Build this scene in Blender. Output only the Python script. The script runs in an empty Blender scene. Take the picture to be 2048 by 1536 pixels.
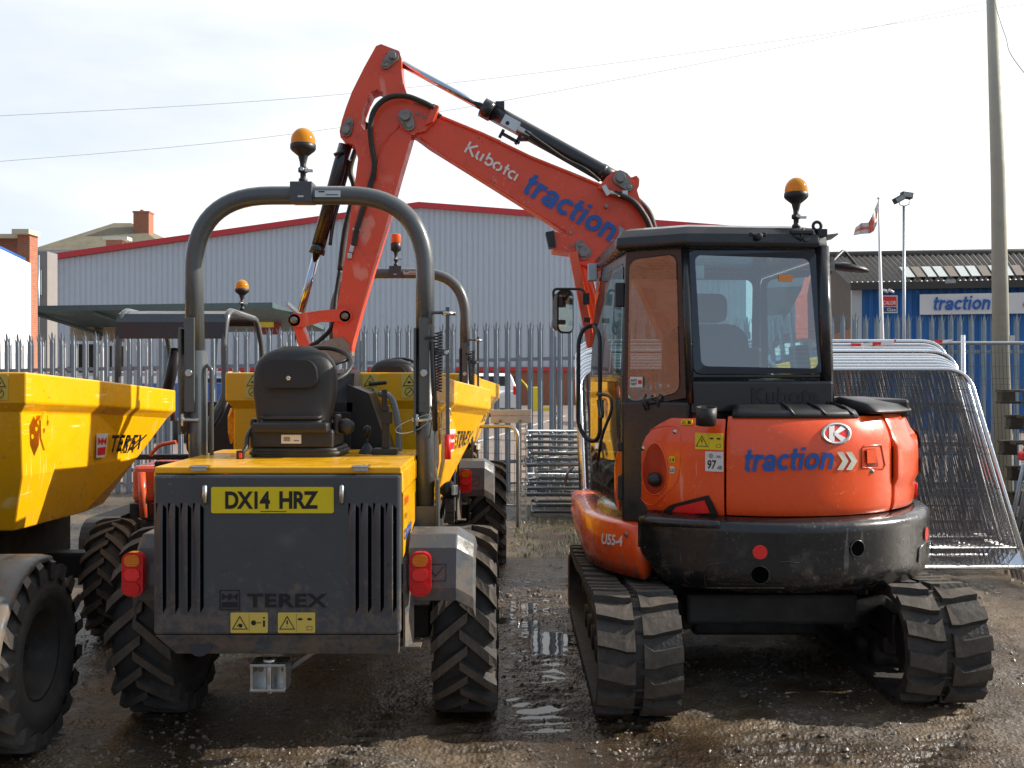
import bpy, bmesh, math, random
import numpy as np
from mathutils import Vector, Matrix
from mathutils.geometry import tessellate_polygon
random.seed(7)
PI = math.pi
F, CZ, HY = 2000.0, 1.65, 750.0
scene = bpy.context.scene
COL = scene.collection

def P(px, py, d):
    return Vector(((px-1024)/F*d, d, CZ-(py-HY)/F*d))

# ------------------------------------------------------------------ materials
def nd(nt, t, loc=None, **kw):
    n = nt.nodes.new(t)
    for k, v in kw.items():
        setattr(n, k, v)
    return n

def mk(name, col, rough=.5, metal=0., var=.12, vscale=3., bump=0., bscale=60., dirt=None, dirt_amt=.3,
       dirt_scale=4., coat=0., spec=.5, rvar=.12, emis=None, scratch=None, chip=None, splash=0.):
    m = bpy.data.materials.new(name); m.use_nodes = True
    nt = m.node_tree; b = nt.nodes['Principled BSDF']; L = nt.links.new
    tc = nd(nt, 'ShaderNodeTexCoord')
    n1 = nd(nt, 'ShaderNodeTexNoise'); n1.inputs['Scale'].default_value = vscale
    n1.inputs['Detail'].default_value = 6; n1.inputs['Roughness'].default_value = .65
    L(tc.outputs['Object'], n1.inputs['Vector'])
    mx = nd(nt, 'ShaderNodeMix', data_type='RGBA')
    c = Vector(col[:3])
    mx.inputs['A'].default_value = (*(c*(1-var)), 1); mx.inputs['B'].default_value = (*[min(1, k*(1+var)) for k in c], 1)
    L(n1.outputs['Fac'], mx.inputs['Factor'])
    out = mx.outputs['Result']
    rr = nd(nt, 'ShaderNodeMapRange')
    rr.inputs['From Min'].default_value = .3; rr.inputs['From Max'].default_value = .7
    rr.inputs['To Min'].default_value = max(0, rough-rvar); rr.inputs['To Max'].default_value = min(1, rough+rvar)
    n3 = nd(nt, 'ShaderNodeTexNoise'); n3.inputs['Scale'].default_value = vscale*3.1
    n3.inputs['Detail'].default_value = 5
    L(tc.outputs['Object'], n3.inputs['Vector']); L(n3.outputs['Fac'], rr.inputs['Value'])
    rout = rr.outputs['Result']
    if dirt:
        n2 = nd(nt, 'ShaderNodeTexNoise'); n2.inputs['Scale'].default_value = dirt_scale
        n2.inputs['Detail'].default_value = 9; n2.inputs['Roughness'].default_value = .72
        L(tc.outputs['Object'], n2.inputs['Vector'])
        cr = nd(nt, 'ShaderNodeMapRange'); cr.inputs['From Min'].default_value = .62-.3*dirt_amt
        cr.inputs['From Max'].default_value = .78-.1*dirt_amt; cr.inputs['To Max'].default_value = min(1, .35+dirt_amt)
        L(n2.outputs['Fac'], cr.inputs['Value'])
        m2 = nd(nt, 'ShaderNodeMix', data_type='RGBA')
        L(cr.outputs['Result'], m2.inputs['Factor']); L(out, m2.inputs['A']); m2.inputs['B'].default_value = (*dirt, 1)
        out = m2.outputs['Result']
        m3 = nd(nt, 'ShaderNodeMix'); L(cr.outputs['Result'], m3.inputs[0]); L(rout, m3.inputs[2]); m3.inputs[3].default_value = .85
        rout = m3.outputs[0]
    def layer(mask, colr, out, rout, rg=.7):
        a = nd(nt, 'ShaderNodeMix', data_type='RGBA'); L(mask, a.inputs['Factor']); L(out, a.inputs['A']); a.inputs['B'].default_value = (*colr, 1)
        c_ = nd(nt, 'ShaderNodeMix'); L(mask, c_.inputs[0]); L(rout, c_.inputs[2]); c_.inputs[3].default_value = rg
        return a.outputs['Result'], c_.outputs[0]
    def mrange(v, a, c_, t=1.):
        q = nd(nt, 'ShaderNodeMapRange'); q.inputs['From Min'].default_value = a; q.inputs['From Max'].default_value = c_; q.inputs['To Max'].default_value = t; L(v, q.inputs['Value']); return q.outputs[0]
    def mul(a, c_):
        q = nd(nt, 'ShaderNodeMath', operation='MULTIPLY'); L(a, q.inputs[0]); L(c_, q.inputs[1]); return q.outputs[0]
    if scratch:
        for k, (rot, sc) in enumerate((((.2, .3, .5), (3, 70, 3)), ((1.1, -.4, .2), (60, 2.5, 60)))):
            mp = nd(nt, 'ShaderNodeMapping'); mp.inputs['Rotation'].default_value = rot; mp.inputs['Scale'].default_value = sc; L(tc.outputs['Object'], mp.inputs['Vector'])
            q = nd(nt, 'ShaderNodeTexNoise'); q.inputs['Scale'].default_value = 1.; q.inputs['Detail'].default_value = 2; L(mp.outputs[0], q.inputs['Vector'])
            q2 = nd(nt, 'ShaderNodeTexNoise'); q2.inputs['Scale'].default_value = 2.3+k; q2.inputs['Detail'].default_value = 3; L(tc.outputs['Object'], q2.inputs['Vector'])
            out, rout = layer(mul(mrange(q.outputs['Fac'], .65, .69, .65), mrange(q2.outputs['Fac'], .5, .6)), scratch, out, rout, .55)
    if chip:
        q = nd(nt, 'ShaderNodeTexNoise'); q.inputs['Scale'].default_value = 34; q.inputs['Detail'].default_value = 5; q.inputs['Roughness'].default_value = .6; L(tc.outputs['Object'], q.inputs['Vector'])
        q2 = nd(nt, 'ShaderNodeTexNoise'); q2.inputs['Scale'].default_value = 3.1; q2.inputs['Detail'].default_value = 3; L(tc.outputs['Object'], q2.inputs['Vector'])
        out, rout = layer(mul(mrange(q.outputs['Fac'], .655, .68, .9), mrange(q2.outputs['Fac'], .5, .6)), chip, out, rout, .8)
    if splash:
        sz = nd(nt, 'ShaderNodeSeparateXYZ'); L(tc.outputs['Object'], sz.inputs[0])
        q = nd(nt, 'ShaderNodeTexNoise'); q.inputs['Scale'].default_value = 17; q.inputs['Detail'].default_value = 8; q.inputs['Roughness'].default_value = .75; L(tc.outputs['Object'], q.inputs['Vector'])
        hz = nd(nt, 'ShaderNodeMapRange'); hz.inputs['From Min'].default_value = splash; hz.inputs['From Max'].default_value = splash-.55; hz.inputs['To Max'].default_value = .26; L(sz.outputs['Z'], hz.inputs['Value'])
        ad_ = nd(nt, 'ShaderNodeMath', operation='ADD'); L(q.outputs['Fac'], ad_.inputs[0]); L(hz.outputs[0], ad_.inputs[1])
        out, rout = layer(mrange(ad_.outputs[0], .62, .78, .75), (.17, .125, .085), out, rout, .85)
    L(out, b.inputs['Base Color']); L(rout, b.inputs['Roughness'])
    b.inputs['Metallic'].default_value = metal
    b.inputs['Coat Weight'].default_value = coat; b.inputs['Coat Roughness'].default_value = .12
    b.inputs['Specular IOR Level'].default_value = spec
    if bump:
        nb = nd(nt, 'ShaderNodeTexNoise'); nb.inputs['Scale'].default_value = bscale; nb.inputs['Detail'].default_value = 4
        L(tc.outputs['Object'], nb.inputs['Vector'])
        bp = nd(nt, 'ShaderNodeBump'); bp.inputs['Strength'].default_value = bump; bp.inputs['Distance'].default_value = .01
        L(nb.outputs['Fac'], bp.inputs['Height']); L(bp.outputs['Normal'], b.inputs['Normal'])
    if emis:
        b.inputs['Emission Color'].default_value = (*emis, 1); b.inputs['Emission Strength'].default_value = 1
    return m

def glass(name, tint, refl=.08, rough=.02, dark=1.):
    m = bpy.data.materials.new(name); m.use_nodes = True
    nt = m.node_tree; nt.nodes.clear(); L = nt.links.new
    o = nd(nt, 'ShaderNodeOutputMaterial'); t = nd(nt, 'ShaderNodeBsdfTransparent'); g = nd(nt, 'ShaderNodeBsdfGlossy')
    t.inputs['Color'].default_value = (*tint, 1); g.inputs['Roughness'].default_value = rough
    lw = nd(nt, 'ShaderNodeLayerWeight'); lw.inputs['Blend'].default_value = .22
    mr = nd(nt, 'ShaderNodeMapRange'); mr.inputs['To Min'].default_value = refl; mr.inputs['To Max'].default_value = 1
    L(lw.outputs['Fresnel'], mr.inputs['Value'])
    mx = nd(nt, 'ShaderNodeMixShader'); L(mr.outputs['Result'], mx.inputs[0]); L(t.outputs[0], mx.inputs[1]); L(g.outputs[0], mx.inputs[2])
    # dust and smears on the pane
    tc = nd(nt, 'ShaderNodeTexCoord'); ns = nd(nt, 'ShaderNodeTexNoise'); ns.inputs['Scale'].default_value = 3.5; ns.inputs['Detail'].default_value = 8; ns.inputs['Roughness'].default_value = .7; L(tc.outputs['Object'], ns.inputs['Vector'])
    dr = nd(nt, 'ShaderNodeMapRange'); dr.inputs['From Min'].default_value = .4; dr.inputs['From Max'].default_value = .75; dr.inputs['To Max'].default_value = .2; L(ns.outputs['Fac'], dr.inputs['Value'])
    df = nd(nt, 'ShaderNodeBsdfDiffuse'); df.inputs['Color'].default_value = (.45, .43, .4, 1); m2 = nd(nt, 'ShaderNodeMixShader'); L(dr.outputs[0], m2.inputs[0]); L(mx.outputs[0], m2.inputs[1]); L(df.outputs[0], m2.inputs[2])
    L(m2.outputs[0], o.inputs['Surface'])
    return m

def dome(name, col):
    m = bpy.data.materials.new(name); m.use_nodes = True; nt = m.node_tree; nt.nodes.clear(); L = nt.links.new
    o = nd(nt, 'ShaderNodeOutputMaterial'); t = nd(nt, 'ShaderNodeBsdfTranslucent'); d = nd(nt, 'ShaderNodeBsdfDiffuse'); g = nd(nt, 'ShaderNodeBsdfGlossy'); g.inputs['Roughness'].default_value = .08
    t.inputs['Color'].default_value = (*col, 1); d.inputs['Color'].default_value = (*col, 1)
    a = nd(nt, 'ShaderNodeMixShader'); a.inputs[0].default_value = .5; L(t.outputs[0], a.inputs[1]); L(d.outputs[0], a.inputs[2])
    lw = nd(nt, 'ShaderNodeFresnel'); lw.inputs['IOR'].default_value = 1.5; x = nd(nt, 'ShaderNodeMixShader'); L(lw.outputs[0], x.inputs[0]); L(a.outputs[0], x.inputs[1]); L(g.outputs[0], x.inputs[2]); L(x.outputs[0], o.inputs['Surface'])
    return m

def lens(name, col, tr=.6):
    m = bpy.data.materials.new(name); m.use_nodes = True
    b = m.node_tree.nodes['Principled BSDF']
    b.inputs['Base Color'].default_value = (*col, 1); b.inputs['Roughness'].default_value = .12
    b.inputs['Transmission Weight'].default_value = tr; b.inputs['IOR'].default_value = 1.3
    b.inputs['Coat Weight'].default_value = .5
    tc = nd(m.node_tree, 'ShaderNodeTexCoord'); w = nd(m.node_tree, 'ShaderNodeTexWave'); w.inputs['Scale'].default_value = 40
    w.bands_direction = 'Z'
    bp = nd(m.node_tree, 'ShaderNodeBump'); bp.inputs['Strength'].default_value = .4; bp.inputs['Distance'].default_value = .004
    m.node_tree.links.new(tc.outputs['Object'], w.inputs['Vector']); m.node_tree.links.new(w.outputs['Fac'], bp.inputs['Height'])
    m.node_tree.links.new(bp.outputs['Normal'], b.inputs['Normal'])
    return m

MUD = (.16, .12, .085)
M = dict(
    yellow=mk('yellow_paint', (.86, .43, .003), .3, var=.06, coat=.3, dirt=(.45, .24, .03), dirt_amt=.1, dirt_scale=5, bump=.14, bscale=5, scratch=(.93, .7, .3), chip=(.16, .07, .03), splash=1.0),
    grey=mk('dark_grey_paint', (.056, .063, .072), .36, var=.1, coat=.25, dirt=(.12, .1, .08), dirt_amt=.14, bump=.05, bscale=8, scratch=(.12, .12, .12), splash=.95),
    rops=mk('roll_bar_paint', (.085, .095, .1), .32, var=.1, coat=.3, dirt=(.2, .16, .11), dirt_amt=.1),
    guard=mk('mudguard_plastic', (.075, .083, .09), .42, var=.1, dirt=(.2, .16, .12), dirt_amt=.2, bump=.08, scratch=(.2, .2, .2), splash=1.1),
    black=mk('black_plastic', (.018, .018, .02), .42, var=.2, bump=.12, bscale=300, dirt=(.06, .055, .05), dirt_amt=.15),
    cabblack=mk('black_gloss_paint', (.016, .017, .02), .25, var=.15, coat=.3, dirt=(.05, .045, .04), dirt_amt=.2, bump=.03, bscale=15),
    cw=mk('counterweight_black', (.011, .011, .012), .27, var=.25, coat=.35, dirt=(.08, .07, .06), dirt_amt=.25, dirt_scale=6, bump=.12, bscale=30, scratch=(.14, .13, .12), splash=.82),
    decal=mk('black_decal', (.01, .01, .012), .4, var=.05),
    orange=mk('orange_paint', (.86, .09, .012), .25, var=.06, coat=.45, dirt=(.5, .1, .04), dirt_amt=.14, bump=.04, bscale=6, scratch=(.9, .3, .2), splash=.95),
    boom=mk('boom_paint', (.80, .088, .032), .38, var=.1, coat=.15, dirt=(.2, .06, .04), dirt_amt=.2, dirt_scale=7, bump=.07, bscale=14, scratch=(.85, .35, .28), chip=(.09, .035, .025)),
    rubber=mk('tyre_rubber', (.032, .03, .028), .75, var=.25, vscale=12, bump=.3, bscale=80, dirt=(.085, .068, .05), dirt_amt=.35, dirt_scale=9),
    lug=mk('tyre_lug_dusty', (.085, .07, .055), .82, var=.3, vscale=14, bump=.35, bscale=120, dirt=(.13, .10, .075), dirt_amt=.5, dirt_scale=16),
    trub=mk('track_rubber', (.036, .033, .03), .7, var=.3, vscale=12, bump=.4, bscale=60, dirt=(.1, .08, .058), dirt_amt=.45, dirt_scale=9),
    tlug=mk('track_lug_muddy', (.066, .056, .045), .8, var=.35, vscale=10, bump=.2, bscale=40, dirt=(.14, .11, .08), dirt_amt=.5, dirt_scale=13),
    under=mk('greasy_steel', (.02, .019, .018), .6, var=.3, bump=.3, bscale=40, dirt=(.09, .07, .05), dirt_amt=.35),
    steel=mk('bright_steel', (.55, .55, .53), .28, metal=1, var=.1, dirt=(.25, .2, .15), dirt_amt=.1),
    chrome=mk('chrome_rod', (.50, .57, .66), .1, metal=1, var=.02, rvar=.03),
    pin=mk('dull_pin', (.28, .27, .25), .5, metal=.7, var=.2, dirt=(.06, .05, .04), dirt_amt=.4, dirt_scale=20),
    galv=mk('galvanised', (.42, .45, .48), .38, metal=.85, var=.22, vscale=9, dirt=(.28, .27, .25), dirt_amt=.25),
    palis=mk('galvanised_pale', (.29, .35, .40), .42, metal=.45, var=.2, vscale=5, dirt=(.3, .34, .36), dirt_amt=.25),
    shiny=mk('new_galvanised_tube', (.78, .79, .8), .2, metal=1, var=.06, vscale=12),
    wire=mk('mesh_wire', (.13, .13, .13), .4, metal=.6, var=.2),
    hose=mk('rubber_hose', (.02, .02, .018), .5, var=.3, bump=.2, bscale=200, dirt=(.1, .09, .06), dirt_amt=.3, dirt_scale=20),
    red=mk('red_grip', (.7, .02, .025), .35, var=.05),
    amber=lens('amber_lens', (.95, .33, .01), .45), redlens=lens('red_lens', (.8, .012, .012), .25), redbright=mk('red_reflector', (.85, .02, .02), .25, var=.05, coat=.6),
    clearlens=lens('clear_lens', (.85, .85, .85), .4),
    plate=mk('number_plate_yellow', (.78, .62, .01), .3, var=.05, dirt=(.5, .4, .05), dirt_amt=.08),
    sticker=mk('sticker_yellow', (.68, .52, .1), .4, var=.06, dirt=(.4, .32, .1), dirt_amt=.1),
    sticker2=mk('sticker_bright_yellow', (.8, .66, .02), .35, var=.04),
    white=mk('white_sticker', (.72, .72, .7), .4, var=.05), logow=mk('white_vinyl', (.8, .78, .74), .4, var=.04),
    blue=mk('blue_vinyl', (.016, .11, .42), .35, var=.05), lgrey=mk('grey_vinyl', (.33, .36, .37), .4, var=.04),
    cream=mk('cream_vinyl', (.68, .66, .56), .4, var=.04),
    seat=mk('seat_vinyl', (.024, .023, .022), .45, var=.15, bump=.25, bscale=220, dirt=(.07, .06, .05), dirt_amt=.15),
    ceramic=mk('window_border', (.01, .025, .045), .1, var=.03, coat=.5),
    glassb=glass('cab_glass', (.66, .93, .97), .32), glassd=glass('door_glass', (.6, .68, .66), .17), glassm=glass('smoky_glass', (.36, .32, .3), .2),
    mirror=mk('mirror_glass', (.8, .82, .85), .03, metal=1, var=.01, rvar=.01),
    wall=mk('pale_cladding', (.55, .62, .67), .5, var=.07, vscale=.25, dirt=(.42, .47, .5), dirt_amt=.2, dirt_scale=.5), trimred=mk('red_trim', (.62, .045, .05), .45, var=.06),
    brick=None,
)

def brick_mat(name, c1, c2, mortar, sc=4.):
    m = bpy.data.materials.new(name); m.use_nodes = True; nt = m.node_tree; b = nt.nodes['Principled BSDF']; L = nt.links.new
    tc = nd(nt, 'ShaderNodeTexCoord'); sp = nd(nt, 'ShaderNodeSeparateXYZ'); ad = nd(nt, 'ShaderNodeMath', operation='ADD')
    cb = nd(nt, 'ShaderNodeCombineXYZ'); br = nd(nt, 'ShaderNodeTexBrick')
    L(tc.outputs['Object'], sp.inputs[0]); L(sp.outputs['X'], ad.inputs[0]); L(sp.outputs['Y'], ad.inputs[1]); L(ad.outputs[0], cb.inputs['X']); L(sp.outputs['Z'], cb.inputs['Y'])
    L(cb.outputs[0], br.inputs['Vector'])
    br.inputs['Color1'].default_value = (*c1, 1); br.inputs['Color2'].default_value = (*c2, 1); br.inputs['Mortar'].default_value = (*mortar, 1)
    br.inputs['Scale'].default_value = sc; br.inputs['Mortar Size'].default_value = .02
    L(br.outputs['Color'], b.inputs['Base Color']); b.inputs['Roughness'].default_value = .9
    return m
M['brick'] = brick_mat('red_brick', (.42, .14, .065), (.33, .10, .05), (.33, .25, .2))

# ------------------------------------------------------------------ mesh builder
class MB:
    def __init__(s): s.v = []; s.f = []; s.m = []; s.s = []
    def add(s, vs, fs, mi=0, sm=False, T=None):
        o = len(s.v)
        for p in vs:
            p = Vector(p); s.v.append(T @ p if T is not None else p)
        for f in fs: s.f.append([o+i for i in f]); s.m.append(mi); s.s.append(sm)
        return s
    def box(s, c, d, mi=0, R=None, T=None, taper=1.):
        c = Vector(c); h = Vector(d)/2; vs = []
        for z in (-1, 1):
            k = taper if z > 0 else 1
            for x, y in ((-1, -1), (1, -1), (1, 1), (-1, 1)):
                p = Vector((x*h.x*k, y*h.y*k, z*h.z))
                if R is not None: p = R @ p
                vs.append(c+p)
        return s.add(vs, [(3, 2, 1, 0), (4, 5, 6, 7), (0, 1, 5, 4), (1, 2, 6, 5), (2, 3, 7, 6), (3, 0, 4, 7)], mi, False, T)
    def tube(s, pts, r, seg=8, mi=0, closed=False, cap=True, sm=True):
        pts = [Vector(p) for p in pts]; n = len(pts); rs = r if isinstance(r, (list, tuple)) else [r]*n
        vs = []; up = None
        for i, p in enumerate(pts):
            a = pts[(i-1) % n] if (closed or i > 0) else p; b = pts[(i+1) % n] if (closed or i < n-1) else p
            t = (b-a).normalized()
            if up is None:
                up = t.orthogonal().normalized()
            else:
                up = (up-t*up.dot(t)); up = up.normalized() if up.length > 1e-6 else t.orthogonal().normalized()
            w = t.cross(up)
            for k in range(seg):
                an = 2*PI*k/seg; vs.append(p+(up*math.cos(an)+w*math.sin(an))*rs[i])
        fs = []
        for i in range(n if closed else n-1):
            j = (i+1) % n
            for k in range(seg):
                fs.append((i*seg+k, i*seg+(k+1) % seg, j*seg+(k+1) % seg, j*seg+k))
        s.add(vs, fs, mi, sm)
        if cap and not closed:
            o = len(s.v)-len(vs)
            s.f.append([o+k for k in range(seg)][::-1]); s.m.append(mi); s.s.append(False)
            s.f.append([o+(n-1)*seg+k for k in range(seg)]); s.m.append(mi); s.s.append(False)
        return s
    def cyl(s, a, b, r, r2=None, seg=20, mi=0): return s.tube([a, b], [r, r if r2 is None else r2], seg, mi)
    def lathe(s, prof, c, ax=(0, 0, 1), seg=24, mi=0, sm=True):
        ax = Vector(ax).normalized(); u = ax.orthogonal().normalized(); w = ax.cross(u); c = Vector(c); vs = []; fs = []
        for r, h in prof:
            for k in range(seg):
                a = 2*PI*k/seg; vs.append(c+ax*h+(u*math.cos(a)+w*math.sin(a))*max(r, 1e-4))
        for i in range(len(prof)-1):
            for k in range(seg):
                fs.append((i*seg+k, i*seg+(k+1) % seg, (i+1)*seg+(k+1) % seg, (i+1)*seg+k))
        return s.add(vs, fs, mi, sm)
    def loft(s, rings, mi=0, sm=False, cap0=True, cap1=True, closed=True):
        n = len(rings[0]); vs = [p for r in rings for p in r]; fs = []
        for i in range(len(rings)-1):
            for k in range(n if closed else n-1):
                fs.append((i*n+k, i*n+(k+1) % n, (i+1)*n+(k+1) % n, (i+1)*n+k))
        if cap0: fs.append(tuple(range(n))[::-1])
        if cap1: fs.append(tuple((len(rings)-1)*n+k for k in range(n)))
        return s.add(vs, fs, mi, sm)
    def prism(s, front, back, holes=(), mi=0):
        """front/back: loops of 3D points (same count). holes: list of (front, back)"""
        loops = [(front, back)]+list(holes)
        allf = [p for a, b in loops for p in a]; allb = [p for a, b in loops for p in b]
        tri = tessellate_polygon([[Vector(p) for p in a] for a, b in loops])
        s.add(allf, [tuple(t) for t in tri], mi); s.add(allb, [tuple(t)[::-1] for t in tri], mi)
        for a, b in loops:
            n = len(a); s.add(list(a)+list(b), [(k, (k+1) % n, n+(k+1) % n, n+k) for k in range(n)], mi)
        return s
    def build(s, name, mats, parent=None, world=False, bevel=0., bseg=2, solid=0., soff=-1., recalc=True, weld=False):
        if not isinstance(mats, (list, tuple)): mats = [mats]
        vs = s.v
        if world and parent is not None:
            inv = ROOTM[root_of(parent).name].inverted(); vs = [inv @ v for v in vs]
        me = bpy.data.meshes.new(name); me.from_pydata([tuple(v) for v in vs], [], s.f)
        for m in mats: me.materials.append(M[m] if isinstance(m, str) else m)
        me.polygons.foreach_set('material_index', s.m); me.polygons.foreach_set('use_smooth', s.s)
        if recalc:
            bm = bmesh.new(); bm.from_mesh(me)
            if weld: bmesh.ops.remove_doubles(bm, verts=bm.verts, dist=1e-5)
            bmesh.ops.recalc_face_normals(bm, faces=bm.faces); bm.to_mesh(me); bm.free()
        o = bpy.data.objects.new(name, me); COL.objects.link(o)
        if parent is not None: o.parent = parent
        if solid:
            k = o.modifiers.new('s', 'SOLIDIFY'); k.thickness = solid; k.offset = soff
        if bevel:
            k = o.modifiers.new('b', 'BEVEL'); k.width = bevel; k.segments = bseg; k.limit_method = 'ANGLE'; k.angle_limit = math.radians(35)
            k.harden_normals = False
        return o

ROOTM = {}
def root_of(o):
    while o.parent: o = o.parent
    return o
def tag(o, label, cat, group=None, kind=None):
    if label: o['label'] = label
    if cat: o['category'] = cat
    if group: o['group'] = group
    if kind: o['kind'] = kind
    return o
def thing(name, loc, rz, label, cat, group=None):
    o = bpy.data.objects.new(name, None); COL.objects.link(o); o.empty_display_size = .2
    o.location = loc; o.rotation_euler = (0, 0, rz)
    ROOTM[o.name] = Matrix.Translation(Vector(loc)) @ Matrix.Rotation(rz, 4, 'Z')
    return tag(o, label, cat, group)
def dup(o, parent=None):
    c = o.copy(); COL.objects.link(c)
    if parent is not None: c.parent = parent
    for ch in [k for k in bpy.data.objects if k.parent == o]: dup(ch, c)
    return c
def part_label(o, l): o['label'] = l; return o
def rrect(w, h, r, n=5, cx=0, cy=0):
    pts = []
    for (sx, sy, a0) in ((1, 1, 0), (-1, 1, PI/2), (-1, -1, PI), (1, -1, 1.5*PI)):
        for k in range(n+1):
            a = a0+PI/2*k/n; pts.append((cx+sx*(w/2-r)+r*math.cos(a), cy+sy*(h/2-r)+r*math.sin(a)))
    return pts
def bend(pts, r, n=6):
    """polyline with rounded corners"""
    pts = [Vector(p) for p in pts]; out = [pts[0]]
    for i in range(1, len(pts)-1):
        a, b, c = pts[i-1], pts[i], pts[i+1]; d1 = (a-b); d2 = (c-b)
        rr = min(r, d1.length*.49, d2.length*.49); p0 = b+d1.normalized()*rr; p1 = b+d2.normalized()*rr
        for k in range(n+1):
            t = k/n; out.append(p0*(1-t)**2+b*2*t*(1-t)+p1*t*t)
    out.append(pts[-1]); return out
def smoothpath(pts, n=6):
    pts = [Vector(p) for p in pts]; out = []
    for i in range(len(pts)-1):
        p0 = pts[max(i-1, 0)]; p1 = pts[i]; p2 = pts[i+1]; p3 = pts[min(i+2, len(pts)-1)]
        for k in range(n):
            t = k/n
            out.append(.5*((2*p1)+(p2-p0)*t+(2*p0-5*p1+4*p2-p3)*t*t+(3*p1-p0-3*p2+p3)*t**3))
    out.append(pts[-1]); return out

# text: returns flat (verts, faces) in unit where size = cap-ish height
def text_geo(t, size=1., bold=0., shear=0., xs=1., space=1.):
    cu = bpy.data.curves.new('t', 'FONT'); cu.body = t; cu.size = size; cu.offset = bold*size; cu.shear = shear; cu.space_character = space
    cu.fill_mode = 'FRONT'; cu.resolution_u = 4
    ob = bpy.data.objects.new('t', cu); COL.objects.link(ob)
    dg = bpy.context.evaluated_depsgraph_get(); me = bpy.data.meshes.new_from_object(ob.evaluated_get(dg))
    vs = [Vector((v.co.x*xs, v.co.y, 0)) for v in me.vertices]; fs = [tuple(p.vertices) for p in me.polygons]
    bpy.data.objects.remove(ob); bpy.data.curves.remove(cu); bpy.data.meshes.remove(me)
    return vs, fs
def text_fit(mb, t, fn, w, h, bold=.02, shear=0., mi=0, space=1.):
    """fit text into box w x h (u 0..w, v 0..h), then map by fn(u, v)"""
    vs, fs = text_geo(t, 1., bold, shear, 1., space)
    x0 = min(v.x for v in vs); x1 = max(v.x for v in vs); y0 = min(v.y for v in vs); y1 = max(v.y for v in vs)
    mb.add([fn((v.x-x0)/(x1-x0)*w, (v.y-y0)/(y1-y0)*h) for v in vs], fs, mi)
def plane_fn(o, u, v, n, off=.004):
    o = Vector(o); u = Vector(u); v = Vector(v); n = Vector(n)*off
    return lambda a, b: o+u*a+v*b+n
def fnprism(mb, pts, fn, fn2, mi=0):
    mb.prism([fn(*p) for p in pts], [fn2(*p) for p in pts], mi=mi)
def flat(mb, pts, fn, mi=0):
    tri = tessellate_polygon([[Vector((p[0], p[1], 0)) for p in pts]])
    mb.add([fn(*p) for p in pts], [tuple(t) for t in tri], mi)
def line2(mb, pts, w, fn, mi=0, closed=False):
    P2 = [Vector(p) for p in pts]; n = len(P2); L_, R2 = [], []
    for i in range(n):
        a = P2[i-1] if (closed or i > 0) else None; c = P2[(i+1) % n] if (closed or i < n-1) else None; p = P2[i]
        d1 = (p-a).normalized() if a is not None and (p-a).length > 1e-9 else None
        d2 = (c-p).normalized() if c is not None and (c-p).length > 1e-9 else None
        if d1 is None: d1 = d2
        if d2 is None: d2 = d1
        t = d1+d2; t = t.normalized() if t.length > 1e-6 else d1
        q = Vector((-t.y, t.x)); k = 1/max(.45, q.dot(Vector((-d1.y, d1.x))))
        L_.append(p+q*w/2*k); R2.append(p-q*w/2*k)
    vs = [fn(*v) for v in L_]+[fn(*v) for v in R2]
    mb.add(vs, [(i, n+i, n+(i+1) % n, (i+1) % n) for i in range(n if closed else n-1)], mi)
def wordmark(mb, fn, W, H, shear=.2, mi=0, st=8.0, dz=.0004):
    """bold italic lower-case 'traction'; fn(u, v, lift)"""
    def arc(cx, cy, rx, ry, a0, a1, n=14): return [(cx+rx*math.cos(math.radians(a0+(a1-a0)*i/n)), cy+ry*math.sin(math.radians(a0+(a1-a0)*i/n))) for i in range(n+1)]
    G = {'t': ([[(7, 41), (7, 9)]+arc(12.5, 9.5, 5.5, 5.5, 190, 290, 6), [(0, 28), (17, 28)]], 18.5),
         'r': ([[(4.8, 0), (4.8, 32)], [(4.8, 16), (6.5, 23), (11, 27), (19, 27)]], 19.5),
         'a': ([[(3, 21)]+arc(13.5, 20, 9, 7.4, 150, 0, 10)+[(22.5, 0)], arc(12.6, 9.6, 8.2, 5.6, 0, 360, 20)], 29.5),
         'c': ([arc(14.5, 16, 10.4, 11.6, 42, 318, 20)], 26.5),
         'i': ([[(4.8, 0), (4.8, 32)], [(4.8, 36.5), (4.8, 43)]], 12.5),
         'o': ([arc(15, 16, 10.4, 11.6, 0, 360, 24)], 31.5),
         'n': ([[(4.8, 0), (4.8, 32)], [(4.8, 16), (7, 23)]+arc(14.5, 19, 7.6, 8.2, 120, 0, 8)+[(22.1, 0)]], 27)}
    tot = sum(G[c][1] for c in 'traction'); x = 0; k = 0
    for ch in 'traction':
        for pts in G[ch][0]:
            k += 1; closed = (Vector(pts[0])-Vector(pts[-1])).length < .01
            if closed: pts = pts[:-1]
            line2(mb, pts, st, lambda u, v, k=k, x=x: fn((x+u+v*shear)/tot*W, v/43*H, k*dz), mi, closed)
        x += G[ch][1]
def strips(mb, pts, fn, mi=0, n=14):
    """polygon that is single-valued in x, laid as vertical strips so that it can follow a curved surface"""
    xs = [p[0] for p in pts]; x0, x1 = min(xs), max(xs); m = len(pts)
    def span(x):
        ys = []
        for i in range(m):
            a, b = pts[i], pts[(i+1) % m]
            if (a[0]-x)*(b[0]-x) <= 0 and a[0] != b[0]: ys.append(a[1]+(b[1]-a[1])*(x-a[0])/(b[0]-a[0]))
        return min(ys), max(ys)
    cols = [(x, *span(x)) for x in [x0+1e-4+(x1-x0-2e-4)*i/n for i in range(n+1)]]
    for a, b in zip(cols, cols[1:]): mb.add([fn(a[0], a[1]), fn(b[0], b[1]), fn(b[0], b[2]), fn(a[0], a[2])], [(0, 1, 2, 3)], mi)
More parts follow.
